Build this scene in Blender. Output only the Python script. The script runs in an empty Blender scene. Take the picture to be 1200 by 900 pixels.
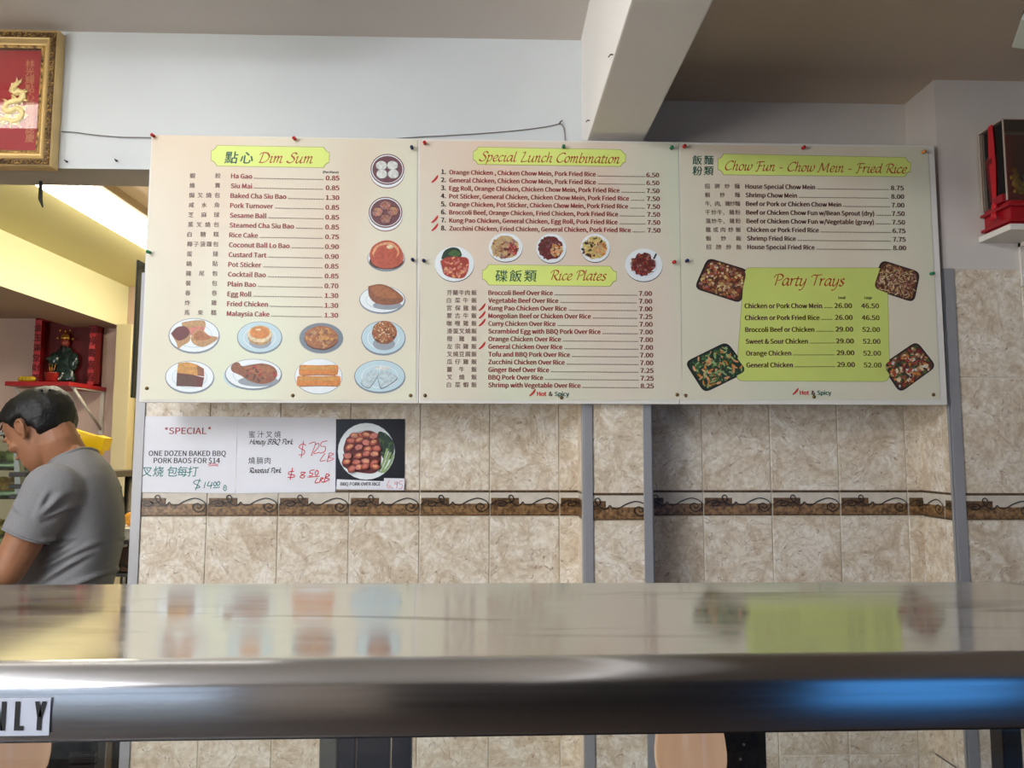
import bpy, bmesh, math, random
from mathutils import Vector, Matrix, noise
random.seed(7)
SC = bpy.context.scene
COL = SC.collection
# ------------------------------------------------------------------ camera
FPX = 868.0
YAW, PITCH, ROLL = math.radians(1.65), math.radians(5.1), math.radians(0.08)
fw = Vector((math.sin(YAW)*math.cos(PITCH), math.cos(YAW)*math.cos(PITCH), math.sin(PITCH)))
rt = Vector((math.cos(YAW), -math.sin(YAW), 0))
up = rt.cross(fw)
rt, up = math.cos(ROLL)*rt + math.sin(ROLL)*up, math.cos(ROLL)*up - math.sin(ROLL)*rt
EYE = Vector((0, 0, 1.55))
cd = bpy.data.cameras.new('camera'); cam = bpy.data.objects.new('camera', cd); COL.objects.link(cam)
cd.sensor_fit = 'HORIZONTAL'; cd.sensor_width = 36.0; cd.lens = FPX/1200*36; cd.clip_start = 0.02
cam.matrix_world = Matrix(((rt.x, up.x, -fw.x, EYE.x), (rt.y, up.y, -fw.y, EYE.y), (rt.z, up.z, -fw.z, EYE.z), (0, 0, 0, 1)))
SC.camera = cam
def at(px, py, Y):
    """point of the plane y = Y that the photograph shows at (px, py)"""
    d = fw + rt*((px-600)/FPX) - up*((py-450)/FPX)
    return EYE + d*(Y/d.y)
# ------------------------------------------------------------------ view, world, light
SC.view_settings.view_transform = 'Standard'; SC.view_settings.look = 'None'
SC.view_settings.gamma = 1; SC.view_settings.use_curve_mapping = False
SC.view_settings.exposure = 0.72
w = bpy.data.worlds.new('World'); SC.world = w; w.use_nodes = True
w.node_tree.nodes['Background'].inputs[0].default_value = (0.62, 0.78, 1.0, 1)
w.node_tree.nodes['Background'].inputs[1].default_value = 0.9
def area(name, loc, target, sx, sy, power, col):
    l = bpy.data.lights.new(name, 'AREA'); l.shape = 'RECTANGLE'; l.size = sx; l.size_y = sy; l.energy = power; l.color = col
    o = bpy.data.objects.new(name, l); COL.objects.link(o); o.location = loc
    o.rotation_euler = (Vector(target)-Vector(loc)).to_track_quat('-Z', 'Y').to_euler()
    return o
# added fill light at the left side wall, with a made-up window behind it
area('fill_light_left', (-3.48, -1.4, 1.45), (0.2, 1.9, 1.35), 1.9, 1.5, 62, (1.0, 0.98, 0.94))
LAMP_LEFT = 3.0
LAMP_MAIN = 15.0     # emission strength of the shop ceiling lamp's diffuser
LAMP_KITCHEN = 11.0
# ------------------------------------------------------------------ materials
def lin(c):
    r = []
    for v in c[:3]:
        v = v/255.0
        r.append(v/12.92 if v <= 0.04045 else ((v+0.055)/1.055)**2.4)
    return (r[0], r[1], r[2], 1)
MATS = {}
def mat(name, c, rough=0.5, metal=0.0, spec=0.5, var=0.0, scale=20.0, bump=0.0, emit=None, c2=None, detail=4, coat=0.0):
    if name in MATS: return MATS[name]
    m = bpy.data.materials.new(name); m.use_nodes = True
    nt = m.node_tree; b = nt.nodes['Principled BSDF']
    b.inputs['Base Color'].default_value = lin(c); b.inputs['Roughness'].default_value = rough
    b.inputs['Metallic'].default_value = metal; b.inputs['Specular IOR Level'].default_value = spec
    b.inputs['Coat Weight'].default_value = coat
    if emit:
        b.inputs['Emission Color'].default_value = lin(emit[0]); b.inputs['Emission Strength'].default_value = emit[1]
    if var or bump or c2:
        tc = nt.nodes.new('ShaderNodeTexCoord'); nz = nt.nodes.new('ShaderNodeTexNoise')
        nz.inputs['Scale'].default_value = scale; nz.inputs['Detail'].default_value = detail
        nt.links.new(tc.outputs['Object'], nz.inputs['Vector'])
        if var or c2:
            rp = nt.nodes.new('ShaderNodeValToRGB')
            a = lin(c); d = lin(c2) if c2 else tuple(x*(1-var) for x in a[:3])+(1,)
            rp.color_ramp.elements[0].position = 0.35; rp.color_ramp.elements[1].position = 0.65
            rp.color_ramp.elements[0].color = d; rp.color_ramp.elements[1].color = a
            nt.links.new(nz.outputs['Fac'], rp.inputs['Fac']); nt.links.new(rp.outputs['Color'], b.inputs['Base Color'])
        if bump:
            bp = nt.nodes.new('ShaderNodeBump'); bp.inputs['Strength'].default_value = bump; bp.inputs['Distance'].default_value = 0.01
            nt.links.new(nz.outputs['Fac'], bp.inputs['Height']); nt.links.new(bp.outputs['Normal'], b.inputs['Normal'])
    MATS[name] = m
    return m
def glass(name, tint=(1, 1, 1), refl=0.08):
    m = bpy.data.materials.new(name); m.use_nodes = True; nt = m.node_tree
    for n in list(nt.nodes): nt.nodes.remove(n)
    o = nt.nodes.new('ShaderNodeOutputMaterial'); mx = nt.nodes.new('ShaderNodeMixShader')
    t = nt.nodes.new('ShaderNodeBsdfTransparent'); g = nt.nodes.new('ShaderNodeBsdfGlossy'); f = nt.nodes.new('ShaderNodeFresnel')
    t.inputs['Color'].default_value = (*tint, 1); g.inputs['Roughness'].default_value = 0.02; f.inputs['IOR'].default_value = 1.45
    nt.links.new(f.outputs[0], mx.inputs[0]); nt.links.new(t.outputs[0], mx.inputs[1]); nt.links.new(g.outputs[0], mx.inputs[2])
    nt.links.new(mx.outputs[0], o.inputs['Surface'])
    return m
def marble():
    m = bpy.data.materials.new('marble_tile'); m.use_nodes = True; nt = m.node_tree; L = nt.links.new
    b = nt.nodes['Principled BSDF']; b.inputs['Roughness'].default_value = 0.32; b.inputs['Specular IOR Level'].default_value = 0.4
    tc = nt.nodes.new('ShaderNodeTexCoord'); at_ = nt.nodes.new('ShaderNodeAttribute'); at_.attribute_name = 'tile'
    ad = nt.nodes.new('ShaderNodeVectorMath'); ad.operation = 'ADD'
    L(tc.outputs['Object'], ad.inputs[0]); L(at_.outputs['Vector'], ad.inputs[1])
    n1 = nt.nodes.new('ShaderNodeTexNoise'); n1.inputs['Scale'].default_value = 15; n1.inputs['Detail'].default_value = 8; n1.inputs['Distortion'].default_value = 1.2; n1.inputs['Roughness'].default_value = 0.62
    n2 = nt.nodes.new('ShaderNodeTexNoise'); n2.inputs['Scale'].default_value = 9; n2.inputs['Detail'].default_value = 6; n2.inputs['Distortion'].default_value = 2.6
    n3 = nt.nodes.new('ShaderNodeTexNoise'); n3.inputs['Scale'].default_value = 85; n3.inputs['Detail'].default_value = 6
    for n in (n1, n2, n3): L(ad.outputs[0], n.inputs['Vector'])
    r1 = nt.nodes.new('ShaderNodeValToRGB'); e = r1.color_ramp.elements
    e[0].position = 0.35; e[0].color = lin((206, 188, 164)); e[1].position = 0.63; e[1].color = lin((240, 232, 219))
    x = e.new(0.47); x.color = lin((222, 208, 186))
    L(n1.outputs['Fac'], r1.inputs['Fac'])
    r2 = nt.nodes.new('ShaderNodeValToRGB'); e = r2.color_ramp.elements      # thin veins where the second noise crosses its middle
    e[0].position = 0.468; e[0].color = (0, 0, 0, 1); e[1].position = 0.532; e[1].color = (0, 0, 0, 1)
    x = e.new(0.50); x.color = (1, 1, 1, 1)
    L(n2.outputs['Fac'], r2.inputs['Fac'])
    r3 = nt.nodes.new('ShaderNodeValToRGB'); e = r3.color_ramp.elements
    e[0].position = 0.42; e[0].color = (0, 0, 0, 1); e[1].position = 0.72; e[1].color = (1, 1, 1, 1)
    L(n3.outputs['Fac'], r3.inputs['Fac'])
    mu = nt.nodes.new('ShaderNodeMath'); mu.operation = 'MULTIPLY'; L(r2.outputs['Color'], mu.inputs[0]); L(r3.outputs['Color'], mu.inputs[1])
    mu2 = nt.nodes.new('ShaderNodeMath'); mu2.operation = 'MULTIPLY'; mu2.inputs[1].default_value = 1.0; L(mu.outputs[0], mu2.inputs[0])
    mx = nt.nodes.new('ShaderNodeMix'); mx.data_type = 'RGBA'
    L(mu2.outputs[0], mx.inputs['Factor']); L(r1.outputs['Color'], mx.inputs[6]); mx.inputs[7].default_value = lin((138, 100, 70))
    m2 = nt.nodes.new('ShaderNodeMix'); m2.data_type = 'RGBA'; m2.blend_type = 'MULTIPLY'; m2.inputs['Factor'].default_value = 0.6
    L(mx.outputs[2], m2.inputs[6])
    r4 = nt.nodes.new('ShaderNodeValToRGB'); e = r4.color_ramp.elements
    e[0].position = 0.38; e[0].color = (0.74, 0.68, 0.60, 1); e[1].position = 0.55; e[1].color = (1, 1, 1, 1)
    L(n3.outputs['Fac'], r4.inputs['Fac']); L(r4.outputs['Color'], m2.inputs[7])
    L(m2.outputs[2], b.inputs['Base Color'])
    MATS['marble_tile'] = m
    return m
def steel(name, c, rough, stretch, bump, grime=None):
    m = bpy.data.materials.new(name); m.use_nodes = True; nt = m.node_tree; L = nt.links.new
    b = nt.nodes['Principled BSDF']; b.inputs['Metallic'].default_value = 1; b.inputs['Base Color'].default_value = lin(c)
    tc = nt.nodes.new('ShaderNodeTexCoord'); mp = nt.nodes.new('ShaderNodeMapping'); mp.inputs['Scale'].default_value = stretch
    nz = nt.nodes.new('ShaderNodeTexNoise'); nz.inputs['Scale'].default_value = 1; nz.inputs['Detail'].default_value = 5
    L(tc.outputs['Object'], mp.inputs[0]); L(mp.outputs[0], nz.inputs['Vector'])
    mr = nt.nodes.new('ShaderNodeMapRange'); mr.inputs['From Min'].default_value = 0.3; mr.inputs['From Max'].default_value = 0.7
    mr.inputs['To Min'].default_value = rough[0]; mr.inputs['To Max'].default_value = rough[1]
    L(nz.outputs['Fac'], mr.inputs['Value']); L(mr.outputs[0], b.inputs['Roughness'])
    bp = nt.nodes.new('ShaderNodeBump'); bp.inputs['Strength'].default_value = bump; bp.inputs['Distance'].default_value = 0.002
    L(nz.outputs['Fac'], bp.inputs['Height']); L(bp.outputs['Normal'], b.inputs['Normal'])
    if grime:   # wiped smears and scuffs that run along the sheet
        mp2 = nt.nodes.new('ShaderNodeMapping'); mp2.inputs['Scale'].default_value = (5, 34, 10)
        n2 = nt.nodes.new('ShaderNodeTexNoise'); n2.inputs['Scale'].default_value = 1; n2.inputs['Detail'].default_value = 7; n2.inputs['Distortion'].default_value = 0.6
        L(tc.outputs['Object'], mp2.inputs[0]); L(mp2.outputs[0], n2.inputs['Vector'])
        rp = nt.nodes.new('ShaderNodeValToRGB'); e = rp.color_ramp.elements
        e[0].position = 0.30; e[0].color = lin(grime); e[1].position = 0.40; e[1].color = lin(c)
        L(n2.outputs['Fac'], rp.inputs['Fac']); L(rp.outputs['Color'], b.inputs['Base Color'])
    MATS[name] = m
    return m
# ------------------------------------------------------------------ mesh helpers
class MB:
    def __init__(s): s.v = []; s.f = []; s.m = []; s.sm = []; s.mats = []; s.attr = []
    def mi(s, m):
        if m not in s.mats: s.mats.append(m)
        return s.mats.index(m)
    def add(s, vs, fs, m, smooth=False, tile=None):
        o = len(s.v); s.v += [Vector(p) for p in vs]; k = s.mi(m)
        s.attr += [tile or (0, 0, 0)]*len(vs)
        for f in fs: s.f.append([o+i for i in f]); s.m.append(k); s.sm.append(smooth)
    def poly(s, pts, m): s.add(pts, [list(range(len(pts)))], m)
    def box(s, lo, hi, m, bev=0.0, mtx=None, tile=None):
        bm = bmesh.new(); bmesh.ops.create_cube(bm, size=1)
        lo, hi = Vector(lo), Vector(hi)
        for v in bm.verts: v.co = Vector((lo[i] + (v.co[i]+0.5)*(hi[i]-lo[i]) for i in range(3)))
        if bev: bmesh.ops.bevel(bm, geom=list(bm.edges), offset=bev, segments=2, affect='EDGES', profile=0.6)
        s.bm(bm, m, mtx, tile=tile)
    def bm(s, bm, m, mtx=None, smooth=False, tile=None):
        bm.verts.ensure_lookup_table()
        for i, v in enumerate(bm.verts): v.index = i
        vs = [(mtx @ v.co) if mtx else v.co.copy() for v in bm.verts]
        s.add(vs, [[v.index for v in f.verts] for f in bm.faces], m, smooth, tile); bm.free()
    def tube(s, pts, r, m, n=8, cap=True):
        pts = [Vector(p) for p in pts]; rs = r if isinstance(r, (list, tuple)) else [r]*len(pts)
        vs = []; fs = []; prev = None
        for i, p in enumerate(pts):
            t = (pts[min(i+1, len(pts)-1)]-pts[max(i-1, 0)]).normalized()
            if prev is None: a = Vector((0, 0, 1)).cross(t) if abs(t.z) < 0.9 else Vector((1, 0, 0)).cross(t)
            else: a = prev - t*prev.dot(t)
            a.normalize(); prev = a; b = t.cross(a)
            for k in range(n):
                q = 2*math.pi*k/n; vs.append(p + (a*math.cos(q)+b*math.sin(q))*rs[i])
        for i in range(len(pts)-1):
            for k in range(n):
                fs.append([i*n+k, i*n+(k+1) % n, (i+1)*n+(k+1) % n, (i+1)*n+k])
        if cap: fs.append(list(range(n))[::-1]); fs.append([(len(pts)-1)*n+k for k in range(n)])
        s.add(vs, fs, m, True)
    def lathe(s, prof, org, m, n=24, mtx=None, sx=1, sy=1):
        org = Vector(org); vs = []; fs = []
        for (r, z) in prof:
            for k in range(n):
                q = 2*math.pi*k/n; p = Vector((r*math.cos(q)*sx, r*math.sin(q)*sy, z))
                vs.append(org + (mtx @ p if mtx else p))
        for i in range(len(prof)-1):
            for k in range(n): fs.append([i*n+k, i*n+(k+1) % n, (i+1)*n+(k+1) % n, (i+1)*n+k])
        fs.append([k for k in range(n)][::-1]); fs.append([(len(prof)-1)*n+k for k in range(n)])
        s.add(vs, fs, m, True)
    def ell(s, c, r, m, mtx=None, seg=16, ring=10):
        bm = bmesh.new(); bmesh.ops.create_uvsphere(bm, u_segments=seg, v_segments=ring, radius=1)
        M = Matrix.Translation(Vector(c)) @ (mtx.to_4x4() if mtx else Matrix()) @ Matrix.Diagonal((*r, 1))
        s.bm(bm, m, M, True)
    def loft(s, rings, m, cap=True, smooth=True):
        n = len(rings[0]); vs = [p for r in rings for p in r]; fs = []
        for i in range(len(rings)-1):
            for k in range(n): fs.append([i*n+k, i*n+(k+1) % n, (i+1)*n+(k+1) % n, (i+1)*n+k])
        if cap: fs.append(list(range(n))[::-1]); fs.append([(len(rings)-1)*n+k for k in range(n)])
        s.add(vs, fs, m, smooth)
    def prism(s, poly, d, m, bev=0):
        """poly: list of 3D points of one planar outline; d: extrusion vector"""
        n = len(poly); d = Vector(d); vs = [Vector(p) for p in poly] + [Vector(p)+d for p in poly]
        fs = [list(range(n)), [n+k for k in range(n)][::-1]] + [[k, n+k, n+(k+1) % n, (k+1) % n] for k in range(n)]
        s.add(vs, fs, m)
    def build(s, name, parent=None, fix=True):
        me = bpy.data.meshes.new(name); off = wloc(parent)
        me.from_pydata([v-off for v in s.v], [], s.f)
        for m in s.mats: me.materials.append(m)
        me.polygons.foreach_set('material_index', s.m); me.polygons.foreach_set('use_smooth', s.sm)
        if any(a != (0, 0, 0) for a in s.attr):
            at_ = me.attributes.new('tile', 'FLOAT_VECTOR', 'POINT')
            at_.data.foreach_set('vector', [c for a in s.attr for c in a])
        me.update()
        if fix:
            bm = bmesh.new(); bm.from_mesh(me); bmesh.ops.recalc_face_normals(bm, faces=bm.faces); bm.to_mesh(me); bm.free()
        o = bpy.data.objects.new(name, me); COL.objects.link(o)
        if parent: o.parent = parent
        return o
def wloc(o):
    p = Vector((0, 0, 0))
    while o is not None: p = p + o.location; o = o.parent
    return p
def tag(o, label, cat, group=None, kind=None):
    if label: o['label'] = label
    if cat: o['category'] = cat
    if group: o['group'] = group
    if kind: o['kind'] = kind
    return o
def thing(name, loc, label, cat, group=None):
    o = bpy.data.objects.new(name, None); COL.objects.link(o); o.location = loc; o.empty_display_size = 0.1
    return tag(o, label, cat, group)
def struct(mb, name, label=None):
    o = mb.build(name); o['kind'] = 'structure'
    if label: o['label'] = label
    return o
# ------------------------------------------------------------------ lettering
_tc = {}
try:    # the plain sans that ships inside Blender
    import os
    SANS = bpy.data.fonts.load(os.path.join(bpy.utils.system_resource('DATAFILES'), 'fonts', 'Noto Sans CJK Regular.woff2'))
except Exception:
    SANS = None
def glyphs(body, bold=0.0, shear=0.0, res=3):
    cjk = any(ord(ch) > 0x2e80 for ch in body)
    if cjk: bold = 0.0
    k = (body, bold, shear)
    if k in _tc: return _tc[k]
    c = bpy.data.curves.new('tmp', 'FONT'); c.body = body; c.resolution_u = res; c.offset = 0; c.shear = shear; c.fill_mode = 'FRONT'
    if SANS and not cjk: c.font = SANS
    o = bpy.data.objects.new('tmp', c); COL.objects.link(o)
    dg = bpy.context.evaluated_depsgraph_get(); me = bpy.data.meshes.new_from_object(o.evaluated_get(dg))
    r = ([(v.co.x, v.co.y) for v in me.vertices], [list(p.vertices) for p in me.polygons])
    bpy.data.objects.remove(o); bpy.data.curves.remove(c); bpy.data.meshes.remove(me)
    _tc[k] = r
    return r
def text(mb, body, x, y, Y, m, h=None, width=None, bold=0.0, right=False, sx=1.0, rot=0.0, shear=0.0, center=False):
    """baseline start (or end, if right) at world (x, z=y) on the plane y=Y; h = em size in metres; width fits the x size"""
    vs, fs = glyphs(body, bold, shear)
    if not vs: return 0
    x0 = min(v[0] for v in vs); x1 = max(v[0] for v in vs)
    cjk = any(ord(ch) > 0x2e80 for ch in body)
    if SANS and not cjk: h *= 2.6          # this face is drawn small in its em
    kx = h*sx if width is None else width/(x1-x0)
    ox = x - (x1*kx if right else (x0+x1)/2*kx if center else x0*kx)
    c, s_ = math.cos(rot), math.sin(rot)
    cjk = any(ord(ch) > 0x2e80 for ch in body)
    for dx, dy in (((0, 0),) if not bold else ((-.5, -.3), (.5, .3)) if cjk else ((-.8, -.3), (0, .4), (.8, -.3))):   # struck twice for a heavier print
        pts = []; st = .62 if not cjk else 1.6
        for vx, vy in vs:
            lx, ly = vx*kx + ox - x + dx*bold*st*h, vy*h + dy*bold*st*h
            pts.append((x + lx*c - ly*s_, Y + dx*.00004, y + lx*s_ + ly*c))
        mb.add(pts, fs, m)
    return (x1-x0)*kx
def spline(pts, n=6):
    if len(pts) < 3: return [tuple(p) for p in pts]
    P = [pts[0]] + list(pts) + [pts[-1]]; out = []
    for i in range(1, len(P)-2):
        p0, p1, p2, p3 = P[i-1:i+3]
        for k in range(n):
            t = k/n
            out.append(tuple(0.5*((2*p1[a]) + (-p0[a]+p2[a])*t + (2*p0[a]-5*p1[a]+4*p2[a]-p3[a])*t*t + (-p0[a]+3*p1[a]-3*p2[a]+p3[a])*t**3) for a in range(2)))
    out.append(tuple(pts[-1]))
    return out
G = {  # strokes of an italic hand: list of point lists, then the advance
 'a': ([[(.30,.38),(.20,.42),(.08,.32),(.04,.14),(.10,.02),(.20,.06),(.31,.28)],[(.33,.42),(.30,.12),(.33,.01),(.40,.06)]],.40),
 'b': ([[(.10,.70),(.07,.35),(.06,.10),(.14,.0),(.27,.10),(.31,.27),(.25,.40),(.16,.38),(.07,.24)]],.36),
 'c': ([[(.28,.36),(.20,.42),(.08,.32),(.04,.15),(.12,.01),(.22,.03),(.30,.10)]],.31),
 'd': ([[(.30,.38),(.20,.42),(.08,.32),(.04,.14),(.10,.02),(.20,.06),(.31,.28)],[(.35,.70),(.31,.12),(.34,.01),(.41,.06)]],.41),
 'e': ([[(.05,.18),(.20,.22),(.27,.32),(.22,.42),(.10,.36),(.04,.16),(.11,.01),(.21,.02),(.30,.10)]],.32),
 'h': ([[(.09,.70),(.06,.0)],[(.06,.2),(.18,.39),(.27,.38),(.26,.2),(.25,.06),(.29,.0),(.36,.06)]],.38),
 'i': ([[(.03,.34),(.10,.42),(.08,.2),(.08,.04),(.12,.0),(.19,.07)],[(.11,.57),(.13,.59)]],.20),
 'k': ([[(.10,.70),(.05,0)],[(.30,.40),(.08,.2),(.28,.02),(.36,.05)]],.36),
 'l': ([[(.10,.70),(.07,.3),(.07,.05),(.11,.0),(.19,.08)]],.20),
 'm': ([[(.02,.34),(.08,.42),(.06,.0)],[(.06,.22),(.17,.40),(.24,.38),(.22,.0)],[(.22,.22),(.33,.40),(.41,.38),(.39,.08),(.43,0),(.51,.07)]],.53),
 'n': ([[(.02,.34),(.08,.42),(.06,.0)],[(.06,.22),(.18,.40),(.26,.38),(.24,.08),(.28,0),(.36,.07)]],.38),
 'o': ([[(.20,.42),(.08,.34),(.04,.16),(.12,.0),(.24,.06),(.30,.24),(.26,.38),(.20,.42)]],.34),
 'p': ([[(.02,.36),(.09,.42),(.04,-.26)],[(.07,.26),(.18,.40),(.28,.38),(.30,.22),(.22,.04),(.12,.0),(.06,.06)]],.36),
 'r': ([[(.02,.34),(.08,.42),(.06,.0)],[(.06,.22),(.17,.39),(.26,.40)]],.27),
 's': ([[(.25,.37),(.16,.42),(.07,.35),(.13,.24),(.22,.15),(.19,.03),(.10,.0),(.02,.06)]],.28),
 't': ([[(.13,.55),(.08,.2),(.08,.04),(.14,.0),(.22,.07)],[(.01,.41),(.22,.42)]],.23),
 'u': ([[(.02,.35),(.09,.42),(.06,.1),(.11,.0),(.20,.06),(.29,.24)],[(.32,.42),(.29,.08),(.33,.0),(.41,.07)]],.42),
 'w': ([[(.02,.36),(.08,.42),(.07,.12),(.10,.0),(.20,.1),(.27,.34)],[(.27,.42),(.25,.1),(.30,.0),(.40,.10),(.46,.28),(.44,.40),(.40,.42)]],.50),
 'y': ([[(.02,.35),(.09,.42),(.06,.1),(.11,.0),(.20,.06),(.29,.24)],[(.32,.42),(.28,.0),(.18,-.22),(.04,-.24)]],.38),
 'B': ([[(.20,.60),(.14,.0)],[(.02,.50),(.12,.63),(.34,.65),(.44,.52),(.38,.38),(.22,.34)],[(.24,.34),(.44,.26),(.42,.08),(.26,.0),(.08,.01)]],.50),
 'C': ([[(.50,.56),(.42,.65),(.26,.62),(.10,.42),(.07,.18),(.18,.02),(.34,.02),(.48,.12)]],.51),
 'D': ([[(.20,.62),(.14,.02)],[(.02,.48),(.08,.60),(.22,.65),(.42,.60),(.55,.40),(.50,.16),(.32,.01),(.08,.01)]],.60),
 'F': ([[(.22,.62),(.16,.0),(.06,-.02)],[(.02,.50),(.08,.60),(.18,.64),(.50,.64)],[(.18,.34),(.38,.35)]],.44),
 'H': ([[(.14,.64),(.08,0)],[(.5,.64),(.44,0)],[(.1,.33),(.48,.34)]],.56),
 'L': ([[(.08,.60),(.24,.66),(.18,.3),(.12,.03),(.30,.02),(.48,.06)]],.48),
 'M': ([[(.00,.0),(.08,.02),(.18,.64)],[(.18,.64),(.36,.06)],[(.36,.06),(.62,.64)],[(.62,.64),(.60,.04),(.68,.02)]],.74),
 'P': ([[(.20,.60),(.14,.0)],[(.00,.46),(.10,.62),(.34,.65),(.47,.52),(.40,.36),(.22,.30)]],.47),
 'Q': ([[(.30,.65),(.12,.5),(.06,.2),(.2,.0),(.42,.12),(.5,.42),(.42,.62),(.3,.65)],[(.28,.06),(.40,-.1),(.56,-.1)]],.58),
 'R': ([[(.20,.60),(.14,.0)],[(.00,.46),(.10,.62),(.34,.65),(.47,.52),(.40,.36),(.22,.30)],[(.24,.32),(.38,.10),(.50,.0),(.58,.03)]],.54),
 'S': ([[(.44,.56),(.34,.66),(.20,.60),(.19,.46),(.32,.34),(.38,.18),(.26,.02),(.10,.02),(.00,.12)]],.44),
 'T': ([[(.28,.60),(.22,.0)],[(.00,.50),(.08,.62),(.28,.62),(.54,.66)]],.46),
 '-': ([[(.05,.22),(.25,.22)]],.32), ' ': ([],.20)}
def pen(mb, pts, Y, m, wd, ang=None, mn=0.25):
    """one pen stroke through world (x, z) points; ang = edge angle of a broad nib, None = round marker"""
    n = len(pts); L = []; R_ = []
    for i in range(n):
        a = pts[max(i-1, 0)]; b = pts[min(i+1, n-1)]; tx, ty = b[0]-a[0], b[1]-a[1]; q = math.hypot(tx, ty) or 1e-9
        nx, ny = -ty/q, tx/q
        if ang is None: ww = wd
        else: ww = wd*max(mn, abs(nx*math.cos(ang)+ny*math.sin(ang)))
        L.append((pts[i][0]+nx*ww/2, Y, pts[i][1]+ny*ww/2)); R_.append((pts[i][0]-nx*ww/2, Y, pts[i][1]-ny*ww/2))
    mb.add(L+R_, [[i, i+1, n+i+1, n+i] for i in range(n-1)], m)
def script(mb, body, x0, x1, z, Y, m, em=None, nib=0.075, slant=0.24, mn=0.28, rot=0.0):
    tot = sum(G[ch][1] for ch in body) + 0.12; k = (x1-x0)/tot; em = em or k; x = 0.0
    for ch in body:
        st, adv = G[ch]
        for sp in st:
            q = spline(sp, 5)
            P = []
            for (a, b) in q:
                lx, ly = (x+a)*k + b*slant*em, b*em
                P.append((x0 + lx*math.cos(rot) - ly*math.sin(rot), z + ly*math.cos(rot) + lx*math.sin(rot)))
            pen(mb, P, Y, m, nib*em, math.radians(38), mn)
        x += adv
def hand(mb, strokes, conv, Y, m, wd):
    for sp in strokes:
        pen(mb, [conv(*p) for p in spline(sp, 5)], Y, m, wd)
# =================================================================== THE SETTING
DW = 2.10          # tiled back wall
white_paint = mat('white_wall_paint', (212, 216, 217), 0.55, var=0.05, scale=3, bump=0.03)
ceil_paint = mat('ceiling_paint', (214, 205, 196), 0.7, var=0.05, scale=2, bump=0.04)
right_paint = mat('grey_wall_paint', (214, 206, 197), 0.5, var=0.06, scale=4, bump=0.03)
grout = mat('grout', (216, 206, 188), 0.8)
TILE = marble()
b_dark = mat('border_dark_brown', (70, 48, 28), 0.35, c2=(122, 92, 58), scale=130)
b_mid = mat('border_mid_brown', (158, 122, 80), 0.3, c2=(88, 62, 38), scale=110, bump=0.1)
b_line = mat('border_scroll_black', (30, 24, 22), 0.35)
b_list = mat('border_listel_brown', (66, 46, 30), .35, c2=(104, 78, 50), scale=120)
b_cream = mat('border_cream', (214, 204, 188), 0.35, var=0.12, scale=40)
trim_metal = mat('aluminium_corner_trim', (162, 161, 163), 0.42, metal=0.3, var=0.06, scale=8)
Z_B0, Z_B1 = 1.367, 1.434
TW = 0.1955
SCROLL = [[(.02,.45),(.10,.62),(.20,.60),(.24,.50),(.18,.40),(.12,.45),(.14,.54),(.19,.52)],
          [(.20,.60),(.25,.54),(.32,.58),(.345,.71),(.31,.86),(.27,.76),(.33,.52),(.42,.43),(.47,.57),(.50,.48),(.58,.45),(.69,.62),(.82,.73),(.93,.64),(.98,.46),(.95,.26),(.88,.17),(.81,.29),(.81,.45),(.87,.52),(.92,.41),(.89,.31),(.86,.37)]]
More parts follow.
